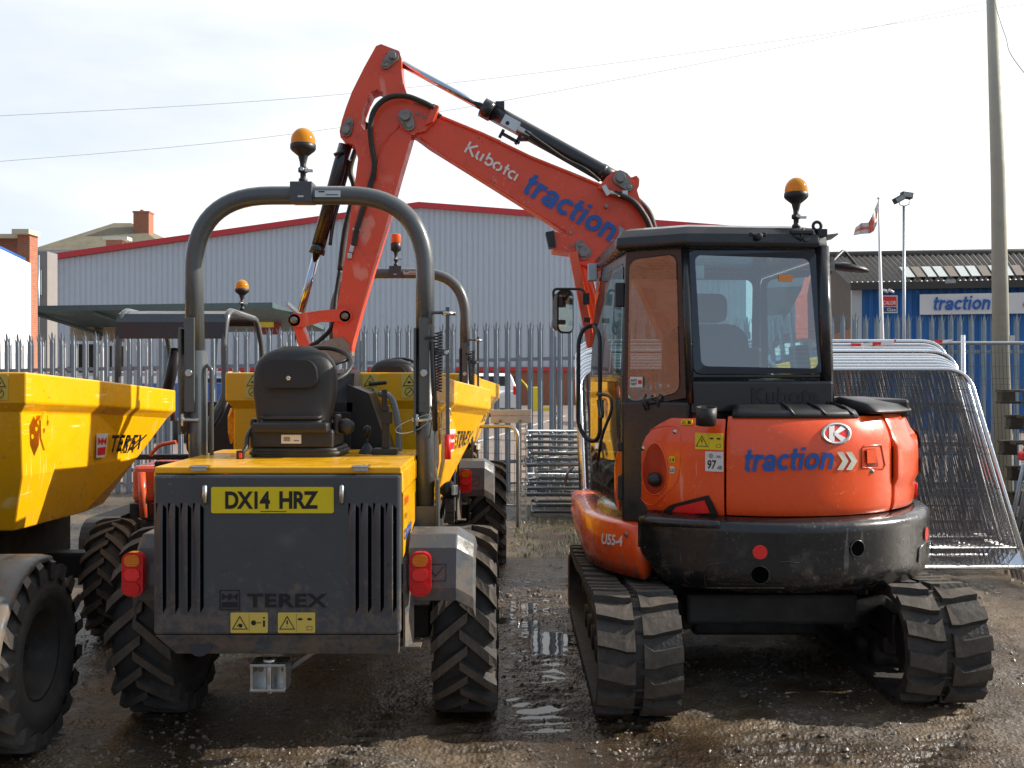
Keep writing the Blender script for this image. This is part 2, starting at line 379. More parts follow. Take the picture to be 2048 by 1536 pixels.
def warning(parent, o, u, v, n, w, h, kind=0, name='warning_sticker', m='sticker', world=False):
    """yellow sticker with warning triangle and a second pictogram"""
    o = Vector(o); u = Vector(u).normalized(); v = Vector(v).normalized(); n = Vector(n).normalized()
    mb = MB(); f0 = plane_fn(o, u, v, n, .0005); f1 = plane_fn(o, u, v, n, .003); f2 = plane_fn(o, u, v, n, .0042)
    rr = [(x+w/2, y+h/2) for x, y in rrect(w, h, min(w, h)*.06, 3)]
    fnprism(mb, rr, f1, f0, 0)
    def tri(cx, cy, s): line2(mb, [(cx-s*.5, cy-s*.4), (cx+s*.5, cy-s*.4), (cx, cy+s*.46)], s*.06, f2, 1, True)
    if kind < 2:
        s = h*.72; tri(w*.25, h*.48, s); line2(mb, [(w*.5, h*.04), (w*.5, h*.96)], h*.012, f2, 1)
        if kind == 1:
            line2(mb, [(w*.25, h*.62), (w*.25, h*.42)], h*.07, f2, 1); line2(mb, [(w*.25, h*.33), (w*.25, h*.31)], h*.07, f2, 1)
            for cx in (.6, .85): flat(mb, [(w*cx+h*.13*math.cos(a*.7), h*.68+h*.06*math.sin(a*.7)) for a in range(9)], f2, 1)
            line2(mb, [(w*.78, h*.15), (w*.92, h*.15), (w*.92, h*.32), (w*.78, h*.32)], h*.02, f2, 1, True)
        else:
            for cx, cy, r in ((.27, .36, .1), (.62, .5, .13)): flat(mb, [(w*cx+h*r*math.cos(a*.7), h*cy+h*r*math.sin(a*.7)) for a in range(9)], f2, 1)
            line2(mb, [(w*.17, h*.3), (w*.24, h*.46)], h*.04, f2, 1)
            line2(mb, [(w*.7, h*.5), (w*.82, h*.5)], h*.04, f2, 1)
            line2(mb, [(w*.9, h*.3), (w*.9, h*.62)], h*.1, f2, 1); flat(mb, [(w*.9+h*.05*math.cos(a*.7), h*.75+h*.05*math.sin(a*.7)) for a in range(9)], f2, 1)
    elif kind == 2:   # portrait: triangle over a round pictogram
        tri(w*.5, h*.72, w*.72); flat(mb, [(w*.5+w*.12*math.cos(a*.7), h*.66+w*.07*math.sin(a*.7)) for a in range(9)], f2, 1)
        line2(mb, [(w*.5+w*.26*math.cos(a*.524), h*.25+w*.26*math.sin(a*.524)) for a in range(12)], w*.04, f2, 1, True)
        line2(mb, [(w*.34, h*.15), (w*.66, h*.36)], w*.05, f2, 1); line2(mb, [(w*.05, h*.47), (w*.95, h*.47)], w*.02, f2, 1)
    return mb.build(name, [m, 'decal'], parent, world=world, recalc=False)
def beacon(parent, c, s=1., cyl=False, world=False, lean=0.):
    """base bottom centre c; ~.2 m tall"""
    c = Vector(c); mb = MB()
    mb.lathe([(0, 0), (.022, 0), (.022, .02), (.014, .028), (.014, .05), (.024, .055), (.024, .075), (.015, .08), (.016, .10), (.026, .14)] if not cyl else
             [(0, 0), (.02, 0), (.02, .02), (.012, .028), (.012, .04), (.02, .05), (.02, .07), (.013, .08), (.015, .10), (.022, .13)], c, seg=20, mi=0)
    mb.lathe([(.026, .135), (.056, .16), (.063, .17), (.063, .19), (.056, .196), (0, .196)] if not cyl else
             [(.022, .125), (.045, .14), (.047, .2), (.04, .205), (0, .205)], c, seg=28, mi=0)
    mb.box(c+Vector((.03, -.01, .06)), (.04, .02, .012), 1); mb.cyl(c+Vector((.0, -.035, .065)), c+Vector((.0, .035, .065)), .009, mi=1)
    b = mb.build('beacon', ['black', 'steel'], parent, world=world)
    d = MB()
    if cyl: d.lathe([(.04, .2), (.043, .21), (.043, .27), (.038, .28), (.02, .285), (0, .286)], c, seg=28)
    else:
        d.lathe([(.060, .192)]+[(.060*math.cos(a/8*PI/2), .205+.068*math.sin(a/8*PI/2)) for a in range(9)], c, seg=28)
    g = d.build('beacon_lens', 'dome' if not cyl else 'orange_lens', b, world=world)
    return b
M['orange_lens'] = dome('orange_lens', (1., .19, .015)); M['dome'] = dome('amber_dome', (1., .42, .01))
M['hole'] = mk('painted_hole_shade', (.003, .003, .003), 1., var=0, spec=0., rvar=0)  # dull black painted where holes and slots would be in shade
# ================================================================== DUMPERS (local: x right, y forward from the rear panel, z up)
def wheel_meshes():
    R, W = .45, .145
    t = MB()
    prof = [(.215, -.11), (.235, -.128), (.27, -.136), (.275, -.141), (.30, -.141), (.33, -.145), (.335, -.140), (.36, -.14), (.398, -.128), (.412, -.10), (.418, -.05), (.42, 0), (.418, .05), (.412, .10), (.398, .128), (.36, .14), (.335, .140), (.33, .145), (.30, .141), (.275, .141), (.27, .136), (.235, .128), (.215, .11)]
    t.lathe(prof, (0, 0, 0), (1, 0, 0), 56, 0)
    N = 19
    for side in (-1, 1):
        for k in range(N):
            a0 = 2*PI*(k+(.5 if side > 0 else 0))/N
            secs = []
            for j in range(6):
                t_ = j/5; x = side*(.150-(.150+.018)*t_); a = a0+.34*t_**.85; ht = .078-.018*t_
                rt = .452-(.014 if j == 0 else 0); rb = .40
                if j == 0: rb = .36
                row = []
                for (rr, aa) in ((rb, a-ht*1.15), (rt, a-ht*.8), (rt, a+ht*.8), (rb, a+ht*1.15)):
                    row.append(Vector((x, -rr*math.cos(aa), rr*math.sin(aa))))
                secs.append(row)
            for j in range(5):
                A, B = secs[j], secs[j+1]
                t.add(A+B, [(0, 1, 5, 4)], 0); t.add(A+B, [(1, 2, 6, 5)], 1); t.add(A+B, [(2, 3, 7, 6)], 0)
            t.add(secs[0], [(0, 1, 2, 3)], 0); t.add(secs[-1], [(3, 2, 1, 0)], 0)
    tm = t.build('tyre', ['rubber', 'lug'], None, recalc=False)
    r = MB()
    for s in (-1, 1):
        r.lathe([(.222, s*.112), (.215, s*.118), (.205, s*.11), (.203, s*.08), (.19, s*.075), (.188, s*.04), (.175, s*.035), (.172, s*.005), (0, s*.005)], (0, 0, 0), (1, 0, 0), 32)
        for k in range(6):
            a = k*PI/3; c = Vector((s*.004, .09*math.cos(a), .09*math.sin(a))); r.cyl(c, c+Vector((s*.015, 0, 0)), .011, seg=6)
    rm = r.build('wheel', 'under', None)
    tm.parent = rm
    return rm

WHEEL = wheel_meshes()
_first = [True]
def place_wheel(parent, x, y, z=.45, s=1., rot=0.):
    if _first[0]: w = WHEEL; _first[0] = False
    else: w = dup(WHEEL)
    w.parent = parent; w.location = (x, y, z); w.scale = (s, s, s); w.rotation_euler = (rot, 0, 0)
    return w

def terex_mark(mb, fn, s, mi_frame=0, mi=0):
    """square emblem: frame, peaks, bar; fn(u, v) in units s"""
    line2(mb, [(0, 0), (s, 0), (s, s), (0, s)], s*.05, fn, mi_frame, True)
    flat(mb, [(.1*s, .12*s), (.9*s, .12*s), (.9*s, .4*s), (.1*s, .4*s)], fn, mi)
    flat(mb, [(.1*s, .88*s), (.1*s, .48*s), (.34*s, .66*s)], fn, mi); flat(mb, [(.9*s, .88*s), (.9*s, .48*s), (.66*s, .66*s)], fn, mi)
    flat(mb, [(.5*s, .88*s), (.32*s, .66*s), (.5*s, .46*s), (.68*s, .66*s)], fn, mi)

def make_dumper(loc, label):
    root = thing('site_dumper', loc, 0, label, 'dumper', 'yellow and grey site dumpers parked in the yard')
    # ---- rear engine housing
    b = MB(); b.box((0, .03, .885), (1.05, .06, .68)); rp = b.build('rear_panel', 'grey', root, bevel=.012)
    for sg in (-1, 1):
        for x in (.33, .383, .436, .489):
            cx = sg*x; z0, z1 = .63, 1.105; m = MB(); secs = []
            for i in range(9):
                t = i/8; z = z0+(z1-z0)*t; e = min(1, min(t, 1-t)*7)**.5 if 0 < t < 1 else 0
                secs.append([Vector((cx-.026, .0, z)), Vector((cx-.016, -.004*e, z)), Vector((cx-.002, -.013*e-.0005, z)), Vector((cx+.004, -.014*e-.0005, z)), Vector((cx+.006, .0, z))])
            m.loft(secs, 0, True, False, False, closed=False)
            m.build('louvre', 'grey', rp, recalc=False)
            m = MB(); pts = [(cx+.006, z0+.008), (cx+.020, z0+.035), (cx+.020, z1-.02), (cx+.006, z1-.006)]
            m.add([(x_, -.0025, z_) for x_, z_ in pts], [(0, 1, 2, 3)]); m.build('louvre_slot_shade', 'hole', rp)  # flat black strip painted as the shade inside the slot
    b = MB()
    b.loft([[Vector((-.52, .005, .543)), Vector((.52, .005, .543)), Vector((.52, .05, .543)), Vector((-.52, .05, .543))],
            [Vector((-.44, .035, .455)), Vector((.515, .035, .455)), Vector((.515, .08, .455)), Vector((-.44, .08, .455))]])
    b.box((0, .42, .475), (.9, .7, .03)); sk = b.build('lower_skirt', 'grey', root, bevel=.004)
    m = MB(); m.lathe([(.001, 0), (.05, 0)], (-.33, .018, .50), (0, -1, .33), 20); o = m.build('skirt_hole_shade', 'decal', sk, recalc=False)  # no real hole: flat black disc painted for its dark inside
    # yellow top cover
    b = MB(); b.box((0, .52, 1.243), (1.055, 1.0, .03)); b.box((.527, .5, 1.19), (.012, .95, .09)); b.box((-.527, .5, 1.19), (.012, .95, .09))
    b.build('engine_cover', 'yellow', root, bevel=.006)
    for sg in (-1, 1):
        b = MB(); q = [(.075, .86), (.62, .95), (.62, 1.14), (.075, 1.14)]
        b.prism([Vector((sg*.53, y, z)) for y, z in q], [Vector((sg*.50, y, z)) for y, z in q])
        sp = b.build('side_panel', 'yellow', root, bevel=.003)
        b = MB(); fn = (lambda u, v: Vector((.534, .10+u, v))) if sg > 0 else (lambda u, v: Vector((-.534, .56-u, v)))
        text_fit(b, 'hire', lambda u, v: fn(u, v+1.08), .16, .045, .02, .2, 0); text_fit(b, 'from', lambda u, v: fn(u, v+1.02), .1, .03, .0, 0, 1)
        text_fit(b, 'traction', lambda u, v: fn(u, v+.93), .3, .06, .03, .25, 2)
        b.build('side_lettering', ['red', 'decal', 'blue'], sp, recalc=False)
    b = MB(); b.box((0, .5, .70), (.96, .84, .42)); b.box((0, 1.1, .55), (.5, .7, .22)); b.box((0, 1.15, .9), (.42, .3, .5))
    b.box((.5, .36, .60), (.05, .5, .2)); b.box((-.5, .36, .60), (.05, .5, .2)); b.box((0, .7, .45), (1.2, .16, .16))
    b.build('chassis', 'under', root, bevel=.01)
    b = MB(); b.prism([Vector((.54, .06, .46)), Vector((.57, .14, .48)), Vector((.57, .14, .84)), Vector((.54, .06, .86))], [Vector((.531, .06, .46)), Vector((.561, .14, .48)), Vector((.561, .14, .84)), Vector((.531, .06, .86))])
    b.box((.56, .1, .475), (.09, .08, .008)); b.build('side_bracket', 'guard', root)
    for x in (-.325, .36):
        b = MB(); b.box((x, -.006, 1.262), (.075, .06, .008)); b.box((x, -.016, 1.252), (.06, .012, .02)); b.cyl((x-.03, -.02, 1.262), (x+.03, -.02, 1.262), .005)
        b.build('latch', 'steel', root, bevel=.002)
    for x in (-.302, .278):
        b = MB(); b.tube([(x, -.002, 1.105), (x, -.014, 1.112), (x, -.014, 1.177), (x, -.002, 1.184)], [.006, .011, .011, .006], 10)
        b.build('hinge_pin', 'steel', root)
    # number plate
    b = MB(); f0 = lambda u, v: Vector((u, -.001, v)); f1 = lambda u, v: Vector((u, -.006, v)); c = (-.017, 1.119)
    fnprism(b, rrect(.52, .111, .008, 4, *c), f1, f0, 0)
    text_fit(b, 'DX14', lambda u, v: Vector((c[0]-.2+u, -.0072, c[1]-.037+v)), .19, .075, .036, 0, 1, .95)
    text_fit(b, 'HRZ', lambda u, v: Vector((c[0]+.03+u, -.0072, c[1]-.037+v)), .165, .075, .036, 0, 1, .95)
    line2(b, [(c[0]-.05, c[1]-.048), (c[0]+.06, c[1]-.048)], .003, lambda u, v: Vector((u, -.0072, v)), 1)
    b.build('number_plate', ['plate', 'decal'], root, recalc=False)
    b = MB(); fn = lambda u, v: Vector((-.24+u, -.0035, .653+v)); terex_mark(b, fn, .082)
    text_fit(b, 'TEREX', lambda u, v: Vector((-.125+u, -.0035, .663+v)), .34, .058, .03, 0, 0, 1.1); b.build('maker_lettering', 'decal', root, recalc=False)
    warning(root, (-.195, -.001, .555), (1, 0, 0), (0, 0, 1), (0, -1, 0), .158, .086, 0)
    warning(root, (.006, -.001, .555), (1, 0, 0), (0, 0, 1), (0, -1, 0), .158, .086, 1)
    # hitch
    b = MB()
    b.box((-.03, .02, .425), (.15, .12, .012)); b.box((-.03, .02, .32), (.15, .12, .012)); b.box((-.03, .06, .37), (.15, .02, .1)); b.box((-.1, .02, .37), (.012, .1, .1)); b.box((.04, .02, .37), (.012, .1, .1))
    b.cyl((-.03, -.005, .30), (-.03, -.005, .445), .013); b.lathe([(.0, .445), (.028, .445), (.028, .437)], (-.03, -.005, 0), seg=16)
    for sx in (-.08, .02): b.cyl((sx, .045, .385), (sx, .05, .385), .012, mi=1)
    b.box((.10, .1, .42), (.16, .02, .02), 1, R=Matrix.Rotation(-.6, 3, 'Y'))
    b.build('tow_hitch', ['steel', 'pin'], root, bevel=.003)
    # tail lights & mudguards
    for sg in (-1, 1):
        x = .604 if sg > 0 else -.637; b = MB(); rr = rrect(.092, .19, .035, 5, x, .79)
        b.prism([Vector((u, .06, v)) for u, v in rr], [Vector((u, .10, v)) for u, v in rr]); tl = b.build('tail_light', 'redlens', root, bevel=.006)
        for z, mm in ((.85, 'amber'), (.79, 'redbright'), (.73, 'redlens')):
            b = MB(); rr = rrect(.066, .05, .022, 4, x, z); b.prism([Vector((u, .052, v)) for u, v in rr], [Vector((u, .062, v)) for u, v in rr]); b.build('light_lens', mm, tl, bevel=.004)
        b = MB(); b.box((sg*.545, .09, .785), (.05, .008, .09)); b.build('light_bracket', 'guard', root)
        prof = [(.13, .66), (.12, .72), (.15, .89), (.20, .945), (.38, .95)]; kk = 1. if sg > 0 else .45
        out = []
        for (y, z) in prof:
            cxo = .7
            def inw(k): return (y+(cxo-y)*k, z-(.955*k*.6 if True else 0)*.3)
            y2, z2 = y+(cxo-y)*.07, z-.05
            y3, z3 = y2, z2-.10
            out.append([Vector((sg*.545, y, z)), Vector((sg*(.545+.21*kk), y, z)), Vector((sg*(.545+.285*kk), y2, z2)), Vector((sg*(.545+.295*kk), y2+(cxo-y)*.03, z2-.05))])
        b = MB(); b.loft(out, 0, False, False, False, closed=False); mg = b.build('mudguard', 'guard', root, solid=.012, bevel=.012)
        if sg < 0: continue
        b = MB(); f = lambda u, v: Vector((sg*(.62+u), .134+(v-.1)*.222-.012, .66+v)); line2(b, [(0, .09), (.09, .09), (.09, .16), (0, .16)], .004, f, 0, True); line2(b, [(.01, .15), (.045, .11), (.08, .15)], .004, f)
        b.build('step_marking', 'under', mg, recalc=False)
    place_wheel(root, -.70, .72); place_wheel(root, .78, .72, rot=.11)
    # ---- roll bar
    X, Y, ZT, r = .572, .68, 2.535, .0455
    path = bend([(-X+.01, Y, 1.75), (-X, Y, ZT), (X, Y, ZT), (X, Y, 1.75)], .42, 14)
    b = MB(); b.tube(path, r, 20); rb = b.build('roll_bar', 'rops', root)
    b = MB(); b.tube([(-X+.025, Y, .95), (-X+.025, Y, 1.77)], r, 18); b.build('roll_bar_leg', 'rops', root)
    b = MB(); b.tube([(X, Y, .93), (X, Y, 1.77)], r, 18); b.box((X, Y, .96), (.13, .12, .1)); b.box((X+.065, Y-.03, 1.0), (.012, .1, .28)); b.build('roll_bar_leg', 'rops', root)
    for sg in (-1, 1):
        b = MB(); b.box((sg*(X+.0), Y-.055, 1.70), (.05, .014, .46)); b.box((sg*X-.045, Y-.02, 1.62), (.012, .1, .52)); b.cyl((sg*X-.0, Y-.075, 1.66), (sg*X, Y-.05, 1.66), .018, mi=1)
        b.cyl((sg*X-.06, Y-.05, 1.43), (sg*X+.045, Y-.05, 1.43), .01, mi=1); b.cyl((sg*X-.04, Y-.05, 1.40), (sg*X-.04, Y-.05, 1.46), .014, mi=1)
        b.build('folding_bracket', ['rops', 'steel'], rb, bevel=.003)
    b = MB(); b.tube(bend([(-.5, Y-.02, 1.70), (-.475, Y-.02, 1.68), (-.475, Y-.02, 1.0)], .03), .011, 8)
    b.build('grab_rail', 'rops', root)
    b = MB(); b.box((-.03, Y-.0, 2.545), (.108, .11, .1)); b.box((-.03, Y-.057, 2.52), (.03, .006, .012), 1); b.build('beacon_bracket', ['grey', 'steel'], rb, bevel=.004)
    b = MB(); b.box((.1, Y-.046, 2.535), (.125, .004, .032)); b.box((.07, Y-.049, 2.545), (.03, .002, .006), 1); b.box((.12, Y-.049, 2.53), (.06, .002, .004), 1); b.build('rating_plate', ['steel', 'decal'], rb)
    # side lever, spring and strut on the right leg
    b = MB(); b.tube(bend([(X+.03, Y-.06, 1.9), (X+.03, Y-.06, 1.955), (X+.115, Y-.06, 1.955)], .02), .009, 8)
    b.box((X+.115, Y-.06, 1.67), (.018, .02, .62)); b.box((X+.08, Y-.06, 1.76), (.08, .014, .03)); b.cyl((X+.09, Y-.08, 1.95), (X+.15, Y-.05, 1.95), .01, mi=1); b.cyl((X+.11, Y-.09, 1.76), (X+.11, Y-.04, 1.76), .01, mi=1)
    lv = b.build('folding_lever', ['rops', 'steel'], root)
    b = MB(); b.tube([(X+.115, Y-.06, 1.36), (X+.115, Y-.06, 1.24)], .016, 12); b.build('lever_grip', 'red', lv)
    pts = [(X+.068+.018*math.cos(t*.75), Y-.06+.018*math.sin(t*.75), 1.86-t*.00172) for t in range(0, 170)]
    b = MB(); b.tube(pts, .0035, 5); b.build('coil_spring', 'black', root)
    b = MB(); b.tube([(X+.04, Y-.07, 1.81), (X+.055, Y-.07, 1.38)], .013, 10); b.tube([(X+.055, Y-.07, 1.38), (X+.062, Y-.07, 1.0)], .007, 8, 1); b.box((X+.03, Y-.07, 1.83), (.05, .02, .012)); b.build('gas_strut', ['black', 'pin'], root)
    b = MB(); b.tube([(X-.05+.09*math.cos(a*.4), Y-.06, 1.47-.09*abs(math.sin(a*.2))-.03*math.sin(a*.4)) for a in range(16)], .0025, 5); b.tube([(X+.08+.05*math.cos(a*.4), Y-.03, 1.45+.07*math.sin(a*.4)) for a in range(16)], .0025, 5)
    b.build('retaining_wire', 'steel', root)
    beacon(root, (-.03, Y, 2.595), 1.)
    # ---- seat
    sx = -.05; b = MB(); rings = []
    for t in range(13):
        h = t/12; z = 1.385+h*.405; yb = .50+.05*h
        w = .34+.065*min(1, h*2.2)
        if h > .6: w = .405*math.sqrt(max(.0, 1-((h-.6)/.42)**2.6))
        d = .15 if h < .75 else .15*math.sqrt(max(.02, 1-((h-.75)/.27)**2))
        ring = []
        for k in range(24):
            a = 2*PI*k/24; cx, sn = math.cos(a), math.sin(a); e = .45
            ring.append(Vector((sx+w/2*abs(cx)**e*(1 if cx > 0 else -1), yb+.075+d/2*abs(sn)**.7*(1 if sn > 0 else -1), z)))
        rings.append(ring)
    b.loft(rings, 0, True); st = b.build('seat_back', 'seat', root)
    b = MB(); rr = [(u*(1-.10*((v-1.655)/.065) if v > 1.655 else 1), v) for u, v in rrect(.27, .13, .045, 6, 0, 1.655)]
    b.prism([Vector((sx-.01+u, .488, v)) for u, v in rr], [Vector((sx-.01+u, .53, v)) for u, v in rr]); bp = b.build('seat_back_panel', 'black', st, bevel=.012, bseg=3)
    b = MB(); b.lathe([(0, .012), (.008, .01), (.014, .003), (.014, 0)], (sx-.01, .488, 1.635), (0, -1, 0), 16); b.build('bolt', 'steel', bp)
    for i in range(3):
        b = MB(); b.tube(bend([(sx-.14, .52, 1.452-.022*i), (sx-.13, .497, 1.446-.022*i), (sx+.13, .497, 1.446-.022*i), (sx+.14, .52, 1.452-.022*i)], .02), .009, 8); b.build('seat_rib', 'seat', st)
    b = MB(); b.box((sx, .66, 1.345), (.40, .30, .09)); b.box((sx, .64, 1.40), (.36, .34, .05)); b.box((sx+.2, .62, 1.41), (.03, .1, .1)); b.box((sx-.2, .62, 1.39), (.03, .1, .1)); sb = b.build('seat_base', 'black', root, bevel=.02, bseg=3)
    b = MB(); b.box((sx+.0, .507, 1.345), (.095, .006, .042)); b.box((sx-.02, .503, 1.345), (.03, .002, .02), 1); b.box((sx+.025, .503, 1.338), (.025, .002, .006), 1); b.build('seat_label', ['white', 'pin'], sb, bevel=.002)
    b = MB()
    for i, (w, z) in enumerate(((.40, 1.295), (.42, 1.28), (.39, 1.268), (.41, 1.255))):
        rr = rrect(w, .34, .05, 5, sx+.01, .68); b.tube([Vector((u, v, z-.004)) for u, v in rr], .013, 8, closed=True)
    b.box((sx+.01, .68, 1.285), (.36, .3, .06)); b.build('seat_suspension', 'hose', root)
    b = MB(); b.lathe([(0, -.02), (.036, -.02), (.04, 0), (.03, .03), (0, .035)], (sx+.245, .6, 1.40), (1, -.6, 0), 20); b.build('adjuster_knob', 'black', root)
    b = MB(); b.tube(smoothpath([(-.245, .55, 1.4), (-.255, .5, 1.36), (-.25, .45, 1.31), (-.265, .42, 1.28)]), .012, 6); b.box((-.268, .42, 1.275), (.035, .02, .045)); b.box((-.265, .407, 1.275), (.015, .006, .025), 1); b.build('belt_buckle', ['black', 'redbright'], root, bevel=.003)
    # controls
    b = MB(); c = Vector((-.075, 1.25, 1.70)); nrm = Vector((0, -.55, .83)); u = Vector((1, 0, 0)); w = nrm.cross(u)
    b.tube([c+(u*math.cos(a*PI/14)+w*math.sin(a*PI/14))*.19 for a in range(28)], .014, 10, closed=True)
    for a in (.4, 2.6, 4.7): b.tube([c-nrm*.03, c+(u*math.cos(a)+w*math.sin(a))*.185], .01, 6)
    b.tube([c-nrm*.02, c-nrm*.4+Vector((0, .1, 0))], .03, 10); b.build('steering_wheel', 'black', root)
    b = MB(); q = [(1.2, 1.2), (1.2, 1.5), (1.28, 1.66), (1.5, 1.68), (1.55, 1.0), (1.3, 1.0)]
    b.prism([Vector((-.30, y, z)) for y, z in q], [Vector((.13, y, z)) for y, z in q]); b.box((-.12, 1.35, 1.2), (.5, .4, .5)); b.prism([Vector((x, 1.2, z)) for x, z in ((.1, 1.2), (.34, 1.2), (.22, 1.55), (.1, 1.6))], [Vector((x, 1.5, z)) for x, z in ((.1, 1.2), (.34, 1.2), (.22, 1.55), (.1, 1.6))]); b.tube([(.22, 1.2, 1.6), (.32, 1.18, 1.61)], .012, 8); b.build('dashboard', 'black', root, bevel=.02)
    b = MB(); b.tube(smoothpath([(.29, 1.12, 1.55), (.36, 1.05, 1.53), (.40, .98, 1.42), (.42, .9, 1.25)]), .016, 8); b.build('handrail', 'rops', root)
    b = MB(); b.tube([(.275, .75, 1.26), (.275, .76, 1.36)], .007, 6); b.lathe([(0, .06), (.018, .05), (.02, .03), (.012, 0), (0, 0)], (.275, .76, 1.34), seg=12); b.lathe([(.045, 0), (.03, .02), (.01, .05)], (.275, .75, 1.26), seg=14); b.build('gear_lever', 'black', root)
    b = MB(); b.box((.375, .7, 1.27), (.12, .1, .035)); b.box((.375, .7, 1.39), (.035, .05, .22)); b.cyl((.37, .69, 1.42), (.37, .68, 1.58), .014); b.box((.385, .68, 1.44), (.05, .03, .06)); b.build('parking_brake', 'hose', root, bevel=.004)
    # ---- front half
    fr = []
    b = MB(); b.box((0, 2.4, .62), (.6, 1.3, .3)); b.box((0, 2.65, .45), (1.25, .16, .16)); b.box((0, 1.6, .6), (.3, .5, .25)); b.box((0, 2.6, .8), (.5, .9, .14)); fr.append(b.build('front_chassis', 'under', root, bevel=.02))
    for sg in (-1, 1): fr.append(place_wheel(root, sg*.765, 2.62, rot=.2))
    b = MB(); b.lathe([(0, -.05), (.03, -.045), (.05, -.01), (.058, .02), (.055, .03), (0, .035)], (.60, 2.0, .93), (.75, -.55, .1), 22)
    b.tube([(.58, 2.02, .9), (.55, 2.05, .75)], .012, 6); hl = b.build('headlamp', 'black', root)
    b = MB(); b.box((.645, 1.965, .935), (.02, .05, .06), R=Matrix.Rotation(-.6, 3, 'Z')); b.build('headlamp_glass', 'clearlens', hl, bevel=.006)
    # ---- skip
    y0 = 1.65
    A = [(.62, 0, 1.665), (.62, 0, 1.50), (.58, .03, 1.45), (.585, .04, 1.10), (.53, .06, .80)]
    B = [(.66, 1.0, 1.61), (.66, 1.0, 1.45), (.61, 1.0, 1.40), (.60, .98, 1.08), (.54, .95, .78)]
    C_ = [(.84, 1.8, 1.54), (.84, 1.8, 1.39), (.79, 1.77, 1.34), (.66, 1.55, 1.08), (.52, 1.30, .79)]
    rings = []
    for i in range(5):
        L_ = [A[i], B[i], C_[i]]
        rings.append([Vector((x, y0+y, z)) for x, y, z in L_]+[Vector((-x, y0+y, z)) for x, y, z in reversed(L_)])
    b = MB(); b.loft(rings[::-1], 0, False, True, False)
    sk = b.build('skip', 'yellow', root, solid=.03, soff=-1., bevel=.012, weld=True)
    b = MB()
    for sg in (-1, 1):
        rr = [(0, .02), (.06, -.04), (.055, -.14), (.0, -.2), (-.045, -.13), (-.05, -.03)]
        T = Vector((sg*.645, y0+.17, 1.43)); b = MB()
        ho = [[(.03+.014*math.cos(-k*.785), -.05+.018*math.sin(-k*.785)) for k in range(8)], [(-.015+.014*math.cos(-k*.785), -.09+.018*math.sin(-k*.785)) for k in range(8)]]
        b.prism([T+Vector((0, u, v)) for u, v in rr], [T+Vector((-sg*.012, u, v)) for u, v in rr], [([T+Vector((0, u, v)) for u, v in h], [T+Vector((-sg*.012, u, v)) for u, v in h]) for h in ho])
        b.box(T+Vector((-sg*.03, .03, -.02)), (.07, .012, .03)); b.build('lifting_lug', 'yellow', sk, bevel=.002)
    b = MB(); b.box((0, 2.2, .76), (.5, .7, .12)); b.box((0, 1.95, .72), (.45, .4, .2)); b.build('skip_bracket', 'yellow', sk, bevel=.006)
    def facet(sg, k0):
        B2, C2, C3, B3 = [Vector((sg*p[0], y0+p[1], p[2])) for p in (B[k0], C_[k0], C_[k0+1], B[k0+1])]
        n = (C2-B2).cross(B3-B2).normalized()
        if n.x*sg < 0: n = -n
        return lambda u, v: (B3*(1-u)+C3*u)*(1-v)+(B2*(1-u)+C2*u)*v+n*.02
    for sg in (-1, 1):
        f = facet(sg, 2); g = (lambda u, v: f(u, v)) if sg > 0 else (lambda u, v: f(1-u, v))
        o = MB(); flat(o, [(-.06, .14), (.12, .14), (.12, .62), (-.06, .62)], g, 0)
        g2 = lambda u, v: g(-.04+u*.14, .19+v*.38)+Vector((sg*.003, 0, 0))
        flat(o, [(0, 0), (1, 0), (1, .4), (0, .4)], g2, 1)
        for tri in ([(0, .95), (0, .5), (.35, .72)], [(1, .95), (1, .5), (.65, .72)], [(.5, .95), (.3, .72), (.5, .5), (.7, .72)]): flat(o, tri, g2, 1)
        o.build('emblem', ['white', 'red'], sk, recalc=False)
        o = MB(); text_fit(o, 'TEREX', lambda u, v: g(.19+u*.62, .22+v*.36), 1, 1, .028, 0, 0, 1.1); o.build('skip_lettering', 'decal', sk, recalc=False)
    for x in (-.5, -.16, 0.02, .2, .43):
        warning(sk, (x, y0-.001, 1.515), (1, 0, 0), (0, 0, 1), (0, -1, 0), .095, .14, 2)
    b = MB()
    b.tube(bend([(-.45, y0+1.1, .9), (-.45, y0+.9, .75)], .02), .02, 6); 
    return root, fr, sk

near, fr_near, skip_near = make_dumper((-1.0, 4.25, 0), 'yellow dumper with number plate and black seat facing the camera, nearest and fully in view')
def kids(o): return [k for k in bpy.data.objects if k.parent == o]
frnames = ('front_chassis', 'headlamp')
def is_front(o): return o.name.split('.')[0] in frnames or (o.name.split('.')[0] == 'wheel' and o.location.y > 1.5)
far = dup(near); far['label'] = 'yellow dumper farther back with a squat cylindrical beacon, behind the nearest dumper'
far.location = (-.98, 8.02, 0); far.rotation_euler = (0, 0, 0)
left = dup(near); left['label'] = 'yellow dumper cut off by the left edge, big skip side lettered and lit by sun'
left.location = (-2.92, 3.68, 0); left.rotation_euler = (0, 0, .05)
ROOTM[far.name] = Matrix.Translation(far.location); ROOTM[left.name] = Matrix.Translation(left.location)
for k in kids(near):
    if is_front(k): k.location.x -= .40 if k.name.split('.')[0] != 'headlamp' else 0
skip_near.rotation_euler = (0, 0, -.045); skip_near.location = (-.155, 0, 0)
for k in kids(far):
    n = k.name.split('.')[0]
    if is_front(k) and n != 'headlamp': k.location.x -= .3
    if n == 'beacon':
        for c in kids(k): bpy.data.objects.remove(c)
        bpy.data.objects.remove(k)
beacon(far, (-.03, .68, 2.595), 1., cyl=True)
